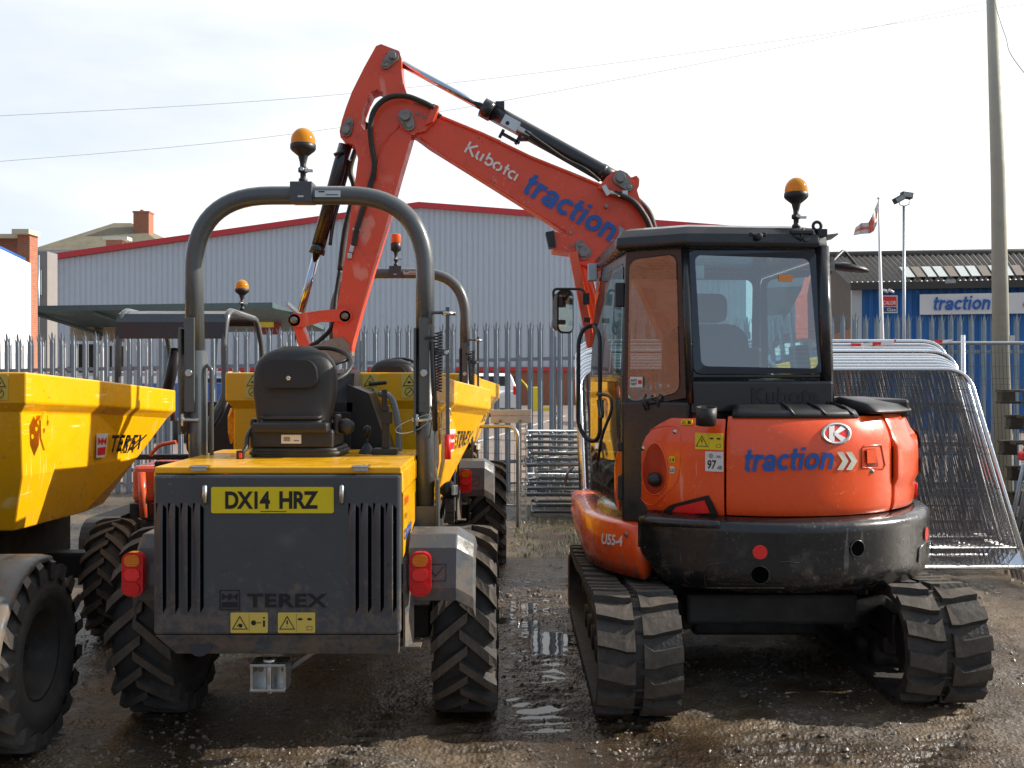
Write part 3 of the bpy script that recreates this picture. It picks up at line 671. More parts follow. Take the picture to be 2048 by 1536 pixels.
for k in kids(left):
    n = k.name.split('.')[0]
    if n == 'skip': k.location = (-.30+.0, .07, 0); k.rotation_euler = (0, 0, -.04)
    elif is_front(k) and n != 'headlamp':
        k.location.x += -.20; k.location.y += .02
        if n == 'wheel': k.scale = (.85, .82, .82); k.location.z = .37
    elif n in ('mudguard', 'dashboard', 'headlamp'):
        for c in kids(k): bpy.data.objects.remove(c)
        bpy.data.objects.remove(k)
for sg in (-1, 1):
    b = MB(); secs = []
    for i in range(13):
        a = math.radians(2+i*8.6); y = .72-.47*math.cos(a); z = .38+.47*math.sin(a)
        secs.append([Vector((sg*.54, y, z)), Vector((sg*.82, y, z)), Vector((sg*.865, .72-.46*math.cos(a), .38+.46*math.sin(a))), Vector((sg*.875, .72-.435*math.cos(a), .38+.435*math.sin(a)))])
    b.loft(secs, 0, True, False, False, closed=False); b.build('mudguard', 'guard', left, solid=.01)
for k in kids(left):
    if k.name.split('.')[0] == 'wheel' and k.location.y < 1.5: k.scale = (.95, .92, .92); k.location.z = .41; k.location.x *= .97
# headlamp of the left dumper hidden; plates on far/left copies keep the same shapes

# ================================================================== SMALL CANOPY EXCAVATOR behind
mx = thing('mini_excavator', (-2.9, 8.6, 0), 0, 'small orange digger with charcoal canopy roof, partly hidden behind the yellow skips', 'digger')
def W(px, py, d): return P(px, py, d)
b = MB()
# canopy: curved rear panel + roof
D0, D1 = 8.6, 9.7
def cpt(px, py, d): return P(px, py, d)
xl, xr = P(232, 0, D0).x, P(452, 0, D0).x; zt, zb = P(0, 620, D0).z, P(0, 672, D0).z
prof = [(D0-.02, zb), (D0-.01, zb+.12), (D0+.05, zt-.03), (D0+.14, zt), (D0+.6, zt+.02), (D1, zt-.01), (D1+.06, zt-.06)]
shx = lambda y: max(0, y-D0)*.0
b.prism([Vector((xl+shx(y), y, z)) for y, z in prof]+[Vector((xl+shx(y), y+.0, z-.03)) for y, z in prof[::-1]], [Vector((xr+shx(y), y, z)) for y, z in prof]+[Vector((xr+shx(y), y, z-.03)) for y, z in prof[::-1]])
M['canopy'] = mk('canopy_paint', (.018, .025, .034), .3, coat=.3)
cn = b.build('canopy', 'canopy', mx, world=True, bevel=.01)
for x in (xl+.02, xr-.02):
    foot = [P(406, 940, 8.55), P(412, 852, 8.55), P(450, 796, 8.58)] if x > -2.8 else [(x, D0-.02, 1.1)]
    b = MB(); b.tube(bend(foot+[(x, D0, zb), (x+.02, D0+.06, zt-.0), (x+.0, D1, zt-.02), (x+.03, D1+.10, zb-.05), (x+.06, D1+.12, 1.2)], .12), .028, 10); b.build('canopy_frame', 'rops', mx, world=True)
beacon(mx, P(484, 616, 8.95)+Vector((0, 0, -.02)), 1., world=True)
b = MB(); c = P(430, 880, 9.1); rr = rrect(.46, .5, .1, 5); b.prism([c+Vector((u, -.1, v+.1)) for u, v in rr], [c+Vector((u, .02, v+.1)) for u, v in rr]); b.box(c+Vector((0, .2, -.15)), (.46, .45, .14)); b.build('seat', 'seat', mx, world=True, bevel=.04, bseg=3)
b = MB(); c = P(360, 960, 9.2); b.box((-2.95, 9.3, .68), (.85, .9, .34)); b.build('body', 'orange', mx, world=True, bevel=.06, bseg=3)
b = MB(); b.box((-3.0, 8.80, .93), (.95, .05, .05)); b.box((-3.0, 9.2, .45), (.7, .9, .16)); b.box((-2.9, 8.82, .70), (.5, .04, .38)); b.build('trim', 'cabblack', mx, world=True, bevel=.01)
for sx in (-.5, .5):
    b = MB(); rr = rrect(1.7, .42, .2, 6); b.prism([Vector((-3.0+sx-.12, 9.2+u, .22+v)) for u, v in rr], [Vector((-3.0+sx+.12, 9.2+u, .22+v)) for u, v in rr]); b.build('track', 'trub', mx, world=True, bevel=.02)
b = MB(); b.tube([P(352, 700, 8.9), P(340, 760, 9.0), P(330, 800, 9.1)], .05, 8); b.build('control_pod', 'black', mx, world=True)
b = MB(); b.tube(bend([P(455, 800, 8.7), P(440, 835, 8.7), P(415, 870, 8.7)], .05), .02, 8); b.build('grab_rail', 'black', mx, world=True)
b = MB(); b.tube(smoothpath([P(300, 912, 8.7), P(318, 892, 8.7), P(340, 886, 8.7), P(352, 884, 8.7)]), .018, 6); b.build('guard_rail', 'orange', mx, world=True)
b = MB(); b.tube([P(283, 945, 8.7), P(287, 1035, 8.7)], .035, 8); b.build('lift_ram', 'orange', mx, world=True)
# ================================================================== LARGE EXCAVATOR
CX, CY, TH = 1.38, 5.85, math.radians(4)
ex = thing('excavator', (CX, CY, 0), TH, 'large orange tracked digger with black cab and long raised arm', 'digger')
def hitc(px, py, r):
    dx = (px-1024)/F; dz = -(py-HY)/F
    a = dx*dx+1; bb = -2*(dx*CX+CY); c = CX*CX+CY*CY-r*r
    disc = bb*bb-4*a*c
    t = (-bb-math.sqrt(max(disc, 0)))/(2*a)
    return Vector((dx*t, t, CZ+dz*t))
def rh(z):   # hood profile radius
    if z < 1.0: return .885+.015*(z-.94)/.06
    if z < 1.25: return .90
    return .90-.055*((z-1.25)/.18)**2
def hood(px, py, off=0.):
    r = .9+off
    for _ in range(3):
        p = hitc(px, py, r); r = rh(p.z)+off
    return p
def wphi(px, r=.9):
    p = hitc(px, 900, r); return math.atan2(p.x-CX, -(p.y-CY))
def cylpt(phi, r, z): return Vector((CX+r*math.sin(phi), CY-r*math.cos(phi), z))
def wrap(mb, phs, zlo, zhi, rf, rows=8, mi=0):
    """surface strip over angles phs (radians); zlo/zhi functions of phi"""
    vs = []; fs = []; n = rows+1
    for ph in phs:
        a, b_ = zlo(ph), zhi(ph)
        for j in range(n):
            z = a+(b_-a)*j/rows; vs.append(cylpt(ph, rf(z, ph), z))
    for i in range(len(phs)-1):
        for j in range(rows): fs.append((i*n+j, (i+1)*n+j, (i+1)*n+j+1, i*n+j+1))
    mb.add(vs, fs, mi, True)
def frange(a, b, n): return [a+(b-a)*i/(n-1) for i in range(n)]
R_ = math.radians
# hood panels
s1, s2 = wphi(1450), wphi(1785)
zt = lambda ph: 1.425+.02*math.cos(ph)
rr_h = lambda z, ph: rh(z)
b = MB(); wrap(b, frange(s1+.006, s2-.006, 26), lambda p: .945, lambda p: zt(p), rr_h, 12)
hd = b.build('engine_hood', 'orange', ex, world=True, solid=.03, bevel=.006)
def ztl(ph):
    t = (ph-R_(-66))/(R_(-40)-R_(-66)); t = max(0, min(1, t))
    return 1.14+.29*math.sin(t*PI/2)**.55
b = MB(); wrap(b, frange(R_(-66), s1-.006, 28), lambda p: .90 if p < R_(-62) else .905+.035*min(1, (p-R_(-62))/.3), lambda p: ztl(p), rr_h, 12)
lp = b.build('fuel_panel', 'orange', ex, world=True, solid=.03, bevel=.008)
b = MB(); wrap(b, frange(s2+.01, R_(82), 16), lambda p: .95, lambda p: zt(p)+.01, lambda z, p: rh(z)+.004+(.02 if 1.1 < z < 1.32 else 0), 12)
rpn = b.build('side_cowl', 'orange', ex, world=True, solid=.03, bevel=.006)
b = MB()
for z0, z1 in ((1.24, 1.34), (1.10, 1.19)): wrap(b, frange(R_(66), R_(84), 5), lambda p: z0, lambda p: z1, lambda z, p: rh(z)+.036, 3)
b.build('side_grille', 'decal', rpn, world=True, recalc=False)
b = MB(); wrap(b, frange(R_(68), R_(80), 5), lambda p: .965, lambda p: 1.05, lambda z, p: rh(z)+.02, 3); b.build('tail_reflector', 'redbright', rpn, world=True, solid=.01)
# counterweight
CW0 = wphi(1276, .982)
def cwlo(ph):
    e = max(0, (CW0+R_(12)-ph)/R_(12)); e2 = max(0, (ph-R_(66))/R_(14))
    return .575+.14*min(1, e)**2+.12*min(1, e2)**2
def cwr(z, ph):
    t = (z-.575)/.35
    return .985-.05*max(0, 1-t*3)**2-.012*max(0, (t-.8)*5)
def cwring(ph):
    lo = cwlo(ph); out = [cylpt(ph, .80, lo+.02)]
    for j in range(13):
        z = lo+(.90-lo)*j/12; t = (z-lo)/(.90-lo); r = .982-.055*max(0, 1-t*3.5)**2
        out.append(cylpt(ph, r, z))
    out += [cylpt(ph, .972, .918), cylpt(ph, .95, .932), cylpt(ph, .90, .942), cylpt(ph, .80, .944)]
    return out
b = MB(); b.loft([cwring(p) for p in frange(CW0, R_(84), 60)], 0, True)
cw = b.build('counterweight', 'cw', ex, world=True)
b = MB()
def cwhit(px, py, off=.0): return hitc(px, py, .982+off)
def disc(mb, px, py, rpx, off, mi=0, n=24, sx=1.):
    c = cwhit(px, py, off); nrm = Vector((c.x-CX, c.y-CY, 0)).normalized(); u = Vector((-nrm.y, nrm.x, 0)); r = rpx/F*c.y
    mb.add([c+nrm*.002+(u*math.cos(k*2*PI/n)*sx+Vector((0, 0, 1))*math.sin(k*2*PI/n))*r for k in range(n)], [tuple(range(n))], mi)
disc(b, 1715, 1097, 15, .005); b.build('lifting_hole_shade', 'hole', cw, world=True, recalc=False)  # flat disc, the hole's inner shade painted black on the counterweight
b = MB(); disc(b, 1520, 1150, 17, .005); b.build('lifting_hole_shade', 'hole', cw, world=True, recalc=False)  # second flat disc with the hole's shade as black colour
b = MB()
for (x, y, r) in ((1715, 1097, 16), (1520, 1150, 18)):
    b = MB(); c = cwhit(x, y, .004); nrm = Vector((c.x-CX, c.y-CY, 0)).normalized(); u = Vector((-nrm.y, nrm.x, 0)); rr = r/F*c.y
    b.tube([c+(u*math.cos(k*PI/12)+Vector((0, 0, 1))*math.sin(k*PI/12))*rr for k in range(24)], .0035, 6, closed=True); b.build('hole_rim', 'cw', cw, world=True)
for (x, y, r) in ((1520, 1104, 14.5), (1853, 1068, 14)):
    b = MB(); disc(b, x, y, r, .006); b.build('red_reflector', 'redbright', cw, world=True, recalc=False)
b = MB(); q = [(1412, 1175), (1408, 1155), (1418, 1130), (1440, 1126), (1575, 1124)]; b.tube([cwhit(x, y, .002) for x, y in q]+[cwhit(1600, 1126, .0)], .0045, 6); b.tube([cwhit(x, 1176, .002) for x in range(1412, 1570, 12)], .004, 6)
b.tube([cwhit(x, y, .003) for x, y in ((1835, 1125), (1838, 1098), (1850, 1085), (1862, 1082), (1866, 1092))], .005, 6)
b.build('recess_edge', 'cw', cw, world=True)
b = MB(); b.lathe([(0.001, 0), (.035, 0)], cylpt(R_(72), .995, .70), (math.sin(R_(72)), -math.cos(R_(72)), 0), 16); b.build('tie_down_hole_shade', 'hole', cw, world=True, recalc=False)  # uncut surface, shade of the hole painted as a black disc
# grab recess above counterweight, left
b = MB(); phs = frange(wphi(1290, .97), wphi(1440, .97), 14)
def scoop(p):
    t = (p-phs[0])/(phs[-1]-phs[0]); return [cylpt(p, .955, .88), cylpt(p, .992, .875+.02*t), cylpt(p, .985, .915+.01*t), cylpt(p, .90, .947)]
b.loft([scoop(p) for p in phs], 0, True); b.build('corner_step', 'cw', cw, world=True)
# left skirt
b = MB(); phs = frange(R_(-90), CW0+.015, 16)
def skirt(ph, dy=0):
    rows = [(.90, .60), (.945, .585), (.965, .66), (.985, .75), (.975, .77), (.98, .855), (.95, .872), (.80, .875)]
    return [cylpt(ph, r-.0, z)+Vector((0, dy, 0)) for r, z in rows]
rs = [skirt(R_(-90), .9), skirt(R_(-90), .45)]+[skirt(p) for p in phs]
b.loft(rs, 0, True); sk = b.build('side_skirt', 'orange', ex, world=True)
def skp(px, py, off=.004): return hitc(px, py, .981+off)
b = MB(); text_fit(b, 'U55-4', lambda u, v: skp(1203+u, 1088-v+u*.12), 42, 22, .03, .12); b.build('model_lettering', 'logow', sk, world=True, recalc=False)
b = MB(); c = skp(1252, 1069, .0); b.lathe([(0, .004), (.012, .004), (.014, 0)], c, (c.x-CX, c.y-CY, 0), 14); b.build('bolt', 'pin', sk, world=True)
# floor / platform and swing ring
b = MB(); b.lathe([(0, .60), (.86, .60), (.88, .66), (.88, .90), (.84, .93), (0, .93)], (CX, CY, 0), seg=48); b.box((CX-.1, CY+.5, .74), (1.6, 1.0, .26)); b.lathe([(.5, .42), (.5, .6)], (CX, CY, 0), seg=32)
b.build('platform', 'cabblack', ex, world=True)
# side cover on the right / front body
b = MB(); b.box((2.0, 6.15, 1.15), (.6, .9, .5)); b.build('tank_cover', 'orange', ex, world=True, bevel=.08, bseg=4)
# hood detail: lettering, emblem, latch
b = MB(); wordmark(b, lambda u, v, o: hood(1485+u, 944-v-u*.03, .004+o), 180, 46); b.build('hood_lettering', 'blue', hd, world=True, recalc=False)
b = MB()
for x in (1674, 1692):
    q = [(x, 0), (x+12, 0), (x+23, 18), (x+12, 36), (x, 36), (x+11, 18)]; flat(b, q, lambda u, v: hood(u, 940-v, .004))
b.build('chevron', 'cream', hd, world=True, recalc=False)
b = MB(); rngs = [[hood(1673+a*math.cos(t*PI/18), 867+c*math.sin(t*PI/18), o) for t in range(36)] for a, c, o in ((31, 23, .002), (28.5, 21, .012), (25.5, 18.5, .012), (23.5, 16.5, .006))]
b.loft(rngs, 0, True, False, False); em = b.build('hood_emblem', 'steel', hd, world=True)
b = MB(); flat(b, [(23.8*math.cos(t*PI/18), 16.8*math.sin(t*PI/18)) for t in range(36)], lambda u, v: hood(1673+u, 867-v, .005)); b.build('emblem_field', 'redbright', em, world=True, recalc=False)
b = MB()
for q in ([(-15, -14), (-4, -16), (-4, 16), (-15, 14)], [(-4, 3), (10, 16), (19, 9), (3, 0)], [(-4, -3), (10, -16), (19, -9), (3, 0)], [(-4, 4), (4, 0), (-4, -4)]): flat(b, q, lambda u, v: hood(1673+u, 867-v, .008))
b.build('emblem_letter', 'white', em, world=True, recalc=False)
b = MB(); q = [(1724, 935), (1724, 897), (1729, 892), (1762, 890), (1770, 930), (1766, 938)]
b.tube([hood(x, y, .002) for x, y in q], .005, 6, closed=True); la = b.build('hood_latch', 'orange', hd, world=True)
b = MB(); strips(b, [(1729, 899), (1755, 896), (1757, 933), (1730, 934)], lambda u, v: hood(u, v, .004), 0, 4); b.build('latch_recess_shade', mk('shaded_orange', (.3, .02, .008), .4), la, world=True, recalc=False)  # flat patch, recess shade put into a darker orange
b = MB(); pl = [hood(x, y, .012) for x, y in ((1734, 900), (1752, 898), (1753, 926), (1735, 927))]; pb = [hood(x, y, .0) for x, y in ((1734, 900), (1752, 898), (1753, 926), (1735, 927))]; b.prism(pl, pb); b.build('latch_flap', 'orange', la, world=True, bevel=.003)
c = hood(1744, 943); b = MB(); b.lathe([(0, .008), (.009, .008), (.012, 0), (.03, -.004)], c, (c.x-CX, c.y-CY, 0), 16); b.build('key_lock', 'pin', la, world=True)
# fuel panel details
b = MB(); ov = [(1310+25*math.cos(t*PI/16)*(1-.18*math.sin(t*PI/16)), 938-52*math.sin(t*PI/16)) for t in range(32)]
b.tube([hood(x, y, .0) for x, y in ov], .006, 6, closed=True); b.build('recess_rim', 'orange', lp, world=True)
b = MB(); strips(b, ov, lambda u, v: hood(u, v, .004), 0, 12); b.build('fuel_recess_shade', mk('shaded_recess', (.42, .03, .01), .35), lp, world=True, recalc=False)  # flat oval in darker orange, painting the shade inside the filler recess
c = hood(1312, 958, .005); nn = Vector((c.x-CX, c.y-CY, 0)).normalized()
b = MB(); b.lathe([(0, .045), (.028, .042), (.036, .03), (.036, .0), (.03, -.01)], c-Vector((0, 0, .01)), nn+Vector((0, 0, .7)), 12); b.build('fuel_cap', 'black', lp, world=True)
b = MB(); gro = smoothpath([(1276, 985), (1272, 930), (1290, 870), (1325, 853), (1358, 858), (1362, 905), (1355, 960), (1335, 985), (1310, 1008), (1290, 1006), (1276, 985)], 5)
b.tube([hood(p.x, p.y, .0) for p in [Vector((q[0], q[1], 0)) for q in gro]], .003, 6); b.build('panel_groove', 'orange', lp, world=True)
for x, y in ((1286, 897), (1350, 864), (1281, 1027)):
    c = hood(x, y); b = MB(); b.lathe([(0, .006), (.01, .005), (.013, 0)], c, (c.x-CX, c.y-CY, 0), 12); b.build('screw', 'steel', lp, world=True)
b = MB(); q = [(1300, 1045), (1340, 1010), (1418, 990), (1436, 1028), (1432, 1030), (1360, 1032)]; q2 = [(1341, 1027), (1352, 1014), (1410, 1000), (1420, 1026), (1370, 1028)]
strips(b, q, lambda u, v: hood(u, v, .008)); strips(b, q2, lambda u, v: hood(u, v, .014), 1); b.build('corner_reflector', ['black', 'redbright'], lp, world=True, recalc=False)
def hframe(px, py):
    p = hood(px, py); n = Vector((p.x-CX, p.y-CY, 0)).normalized(); u = Vector((-n.y, n.x, 0))
    return p, u, n
p, u, n = hframe(1391, 898); warning(lp, p+n*.004, u, (0, 0, 1), n, .145, .083, 1, m='sticker2', world=True)
p, u, n = hframe(1411, 942); b = MB(); f0 = plane_fn(p, u, (0, 0, 1), n, .002); f1 = plane_fn(p, u, (0, 0, 1), n, .006); f2 = plane_fn(p, u, (0, 0, 1), n, .0075)
fnprism(b, [(0, 0), (.092, 0), (.092, .1), (0, .1)], f1, f0); text_fit(b, '97', lambda a, c: f2(.012+a, .012+c), .046, .045, .02, .1, 1); text_fit(b, 'dB', lambda a, c: f2(.063+a, .012+c), .022, .018, .01, 0, 1); text_fit(b, 'LWA', lambda a, c: f2(.055+a, .068+c), .025, .014, .01, 0, 1)
flat(b, [(.03+.013*math.cos(a*.6), .078+.013*math.sin(a*.6)) for a in range(10)], f2, 2); b.build('noise_sticker', ['white', 'decal', 'lgrey'], lp, world=True, recalc=False)
for (x, y, w, h, m_) in ((1363, 849, .062, .026, 'sticker2'), (1339, 924, .034, .03, 'sticker2'), (1341, 946, .024, .034, 'white')):
    p, u, n = hframe(x, y); b = MB(); b.prism([p+n*.005+u*a+Vector((0, 0, c)) for a, c in ((0, 0), (w, 0), (w, h), (0, h))], [p+u*a+Vector((0, 0, c)) for a, c in ((0, 0), (w, 0), (w, h), (0, h))])
    f = plane_fn(p, u, (0, 0, 1), n, .0065); line2(b, [(w*.1, h*.2), (w*.4, h*.2), (w*.25, h*.75)], h*.08, f, 1, True); flat(b, [(w*.6, h*.2), (w*.9, h*.2), (w*.85, h*.7), (w*.65, h*.8)], f, 1); b.build('small_sticker', [m_, 'decal'], lp, world=True, recalc=False)
# black top cover with ribs + right lid
def topring(ph, k=1.): return [cylpt(ph, .50, 1.46), cylpt(ph, .55, 1.50*1), cylpt(ph, .74, 1.495), cylpt(ph, .82, 1.47), cylpt(ph, .85, 1.435), cylpt(ph, .60, 1.42)]
b = MB(); b.loft([topring(p) for p in frange(wphi(1462), wphi(1735), 20)], 0, True); tc_ = b.build('hood_top_cover', 'black', ex, world=True)
for x in (1585, 1655, 1715):
    p = wphi(x); b = MB(); b.tube([cylpt(p, .70, 1.505), cylpt(p+.01, .80, 1.485), cylpt(p+.03, .842, 1.448)], .008, 6); b.build('cover_rib', 'black', tc_, world=True)
b = MB(); ring = []
for ph in frange(wphi(1752), R_(86), 14):
    ring.append([cylpt(ph, .5, 1.50), cylpt(ph, .66, 1.55-.02*ph), cylpt(ph, .84, 1.515-.02*ph), cylpt(ph, .90, 1.455), cylpt(ph, .6, 1.43)])
b.loft(ring, 0, True); b.box((1.9, 5.75, 1.47), (.5, .7, .1)); b.build('right_lid', 'black', ex, world=True, bevel=.02)
# ---- cab (local coords)
def CL(x, y, z): return Vector((x, y, z))
b = MB(); q = [(-.5, -.63), (.255, -.61), (.29, -.3), (.29, .75), (-.82, .75), (-.82, -.44)]
b.prism([CL(x, y, .90) for x, y in q], [CL(x, y, 1.10) for x, y in q])
q2 = [(-.5, -.62), (.255, -.61), (.29, -.3), (.29, 0), (-.45, 0), (-.62, -.3)]
b.prism([CL(x, y, 1.10) for x, y in q2], [CL(x*1.0, y, 1.60) for x, y in q2])
cb = b.build('cab_base', 'cabblack', ex, bevel=.03, bseg=3)
b = MB(); b.box((-.12, -.625, 1.535), (.76, .03, .17)); b.box((-.66, -.535, 1.19), (.37, .05, .64), R=Matrix.Rotation(math.atan2(-.19, .32), 3, 'Z'))
b.build('rear_valance', 'cabblack', cb, bevel=.015)
b = MB(); text_fit(b, 'Kubota', lambda u, v: CL(-.18+u, -.645, 1.50+v), .36, .085, .03); b.build('embossed_name', 'black', cb, recalc=False)
def frame_quad(mb, quad, ins, rad, mi=0, n=5):
    """ring between quad outline and rounded inner window. returns inner loop"""
    BL, BR, TR, TL = [Vector(p) for p in quad]
    W_ = (BR-BL).length; H_ = (TL-BL).length
    f = lambda u, v: (BL*(1-u)+BR*u)*(1-v)+(TL*(1-u)+TR*u)*v
    l, bt, r, t = ins
    w, h = 1-(l+r)/W_, 1-(bt+t)/H_
    cx, cy = l/W_+w/2, bt/H_+h/2
    inner = []; outer = []
    for (sx, sy, a0) in ((1, 1, 0), (-1, 1, PI/2), (-1, -1, PI), (1, -1, 1.5*PI)):
        for k in range(n+1):
            a = a0+PI/2*k/n
            inner.append(f(cx+sx*(w/2-rad/W_)+rad/W_*math.cos(a), cy+sy*(h/2-rad/H_)+rad/H_*math.sin(a)))
            e = .0 if k in (0, n) else 0
            ex_, ey_ = (1 if sx > 0 else 0), (1 if sy > 0 else 0)
            if k == 0: outer.append(f(ex_, cy+sy*(h/2-rad/H_)) if sx*sy > 0 else f(cx+sx*(w/2-rad/W_), ey_))
            elif k == n: outer.append(f(cx+sx*(w/2-rad/W_), ey_) if sx*sy > 0 else f(ex_, cy+sy*(h/2-rad/H_)))
            else: outer.append(f(ex_, ey_))
    m = len(inner)
    mb.add(outer+inner, [(k, (k+1) % m, m+(k+1) % m, m+k) for k in range(m)], mi)
    return inner
zb, zt_ = 1.635, 2.335
def window(quad, ins, rad, nm, gm, border=None, fm='cabblack', th=.035, push=.0):
    b = MB(); inner = frame_quad(b, quad, ins, rad)
    BL, BR, TR, TL = [Vector(p) for p in quad]; n = (BR-BL).cross(TL-BL).normalized()
    fo = b.build(nm+'_frame', fm, ex, solid=th, bevel=.006, weld=True)
    g = MB(); loop = [p+n*(push) for p in inner]
    if border:
        c = sum(loop, Vector())/len(loop); u = (BR-BL).normalized(); v = (TL-BL).normalized()
        inn = []
        for p in loop:
            q = p-c; a, d = q.dot(u), q.dot(v); wa = max(abs((x-c).dot(u)) for x in loop); wd = max(abs((x-c).dot(v)) for x in loop)
            inn.append(c+u*a*(wa-border)/wa+v*d*(wd-border*1.0)/wd)
        m = len(loop)
        g.add(loop+inn, [(k, (k+1) % m, m+(k+1) % m, m+k) for k in range(m)], 1); g.add(inn, [tuple(range(m))], 0)
        go = g.build(nm+'_glass', [gm, 'ceramic'], fo, recalc=False)
    else:
        g.add(loop, [tuple(range(len(loop)))]); go = g.build(nm+'_glass', gm, fo, recalc=False)
    return fo
window([(-.5, -.62, zb), (.262, -.60, zb), (.235, -.57, zt_), (-.515, -.57, zt_)], (.02, .02, .045, .03), .04, 'rear_window', 'glassb', border=.035, push=.008)
window([(-.82, -.43, 1.46), (-.505, -.622, 1.53), (-.52, -.572, zt_), (-.80, -.41, zt_-.02)], (.03, .04, .05, .05), .05, 'quarter_window', 'glassm', push=.004)
window([(-.82, .74, 1.64), (-.82, -.42, 1.64), (-.795, -.40, zt_-.02), (-.795, .62, zt_-.02)], (.05, .02, .05, .06), .06, 'door_window', 'glassd', push=.004)
window([(-.82, .74, .90), (-.82, -.42, .90), (-.82, -.42, 1.64), (-.82, .74, 1.64)], (.05, .09, .06, .03), .06, 'lower_door', 'glassd', push=.004)
window([(.29, .75, 1.10), (-.82, .75, 1.10), (-.79, .62, zt_-.02), (.27, .62, zt_-.02)], (.05, .05, .05, .05), .05, 'windscreen', 'glassb')
window([(.29, -.5, 1.60), (.29, .75, 1.60), (.265, .62, zt_-.02), (.25, -.5, zt_-.01)], (.05, .05, .05, .05), .05, 'side_window', 'glassb')
b = MB(); b.tube([(.24, -.595, 1.5), (.222, -.57, 2.33)], .038, 12); b.build('rear_pillar', 'cabblack', ex)
b = MB(); b.tube([(-.50, -.628, 1.5), (-.515, -.578, 2.33)], .022, 12); b.build('rear_pillar', 'cabblack', ex)
# roof
q = [(-.52, -.63), (.19, -.61), (.26, -.54), (.28, .65), (-.80, .68), (-.85, -.42)]
def sc(q, k, z): cx, cy = -.27, .05; return [CL(cx+(x-cx)*k, cy+(y-cy)*k, z) for x, y in q]
b = MB(); b.loft([sc(q, .98, 2.315), sc(q, 1.01, 2.335), sc(q, 1.0, 2.385), sc(q, .95, 2.425), sc(q, .85, 2.445)]); rf = b.build('roof', 'cabblack', ex, bevel=.02, bseg=3)
b = MB(); b.tube([(.12, -.59, 2.36), (.12, -.62, 2.37)], .02, 10); b.build('beacon_socket', 'black', rf)
b = MB(); b.box((-.14, -.605, 2.375), (.05, .05, .02)); b.lathe([(0, .02), (.018, .018), (.02, 0)], (-.14, -.63, 2.372), (0, -1, 0), 12)
b.box((-.175, -.61, 2.385), (.02, .03, .02)); b.box((-.105, -.61, 2.385), (.02, .03, .02)); b.build('work_lamp_mount', 'black', rf, bevel=.003)
b = MB(); b.box((.1, -.6, 2.40), (.12, .04, .02)); b.build('roof_fittings', 'black', rf, bevel=.003)
b = MB(); b.tube([(.05, -.61, 2.385), (.09, -.62, 2.36), (.11, -.6, 2.42)], .008, 6); b.build('beacon_cable', 'black', rf)
MB().box((.215, -.58, 2.40), (.05, .05, .04)).build('eye_base', 'black', rf, bevel=.003)
b = MB(); b.tube([CL(.2+.022*math.cos(t*PI/8), -.56, 2.44+.022*math.sin(t*PI/8)) for t in range(16)], .009, 6, closed=True); b.build('lifting_eye', 'black', rf)
b = MB(); q = [(.2, -.3), (.34, -.5), (.38, -.3), (.3, .3)]; b.prism([CL(x, y, 2.405) for x, y in q], [CL(x, y, 2.413) for x, y in q]); b.build('sun_visor', 'lgrey', rf)
beacon(ex, (.09, -.55, 2.425), 1.)
# interior
b = MB(); rr = rrect(.46, .62, .12, 6, -.33, 1.62); b.prism([CL(u, -.34, v) for u, v in rr], [CL(u, -.22, v) for u, v in rr]); rr = rrect(.24, .16, .05, 5, -.33, 2.02); b.prism([CL(u, -.30, v) for u, v in rr], [CL(u, -.24, v) for u, v in rr]); b.box((-.33, 0, 1.28), (.5, .5, .2)); b.build('cab_seat', 'seat', ex, bevel=.04, bseg=3)
MB().box((-.68, 0, 1.35), (.14, .5, .3)).build('cab_console', 'black', ex, bevel=.02)
b = MB(); b.box((.12, 0, 1.5), (.14, .6, .25)); b.box((.13, .35, 1.70), (.1, .12, .24)); b.build('cab_console', 'black', ex, bevel=.02)
b = MB(); f = plane_fn((-.06, -.60, 1.68), (1, 0, 0), (0, .07, 1), (0, -1, 0), 0.004)
for i in range(9): line2(b, [(.0, .02+.024*i), (.24, .02+.024*i)], .0022, f)
for x in (0, .12, .24): line2(b, [(x, 0), (x, .235)], .002, f)
b.build('load_chart', 'lgrey', ex, recalc=False)
b = MB(); b.box((.02, -.585, 2.16), (.075, .002, .036)); b.build('window_label', mk('orange_label', (.8, .3, .08), .5), ex)
b = MB(); b.box((-.44, -.585, 2.19), (.05, .002, .07)); b.build('window_label', 'white', ex)
b = MB(); dq = Vector((-.315, .192, 0)).normalized()*-1; o = Vector((-.80, -.455, 1.585)); n = Vector((-.52, -.854, 0)).normalized(); uu = Vector((.854, -.52, 0))
f1 = plane_fn(o, uu, (0, 0, 1), n, .006); f2 = plane_fn(o, uu, (0, 0, 1), n, .008); flat(b, [(.02, 0), (.09, 0), (.09, .055), (.02, .055)], f1); text_fit(b, 'ANTI', lambda a, c: f2(.024+a, .03+c), .035, .014, .02, 0, 1); text_fit(b, 'THEFT', lambda a, c: f2(.024+a, .01+c), .035, .014, .02, 0, 1); flat(b, [(.066, .018), (.086, .018), (.086, .038), (.066, .038)], f2, 2)
b.build('theft_sticker', ['white', 'decal', 'red'], ex, recalc=False)
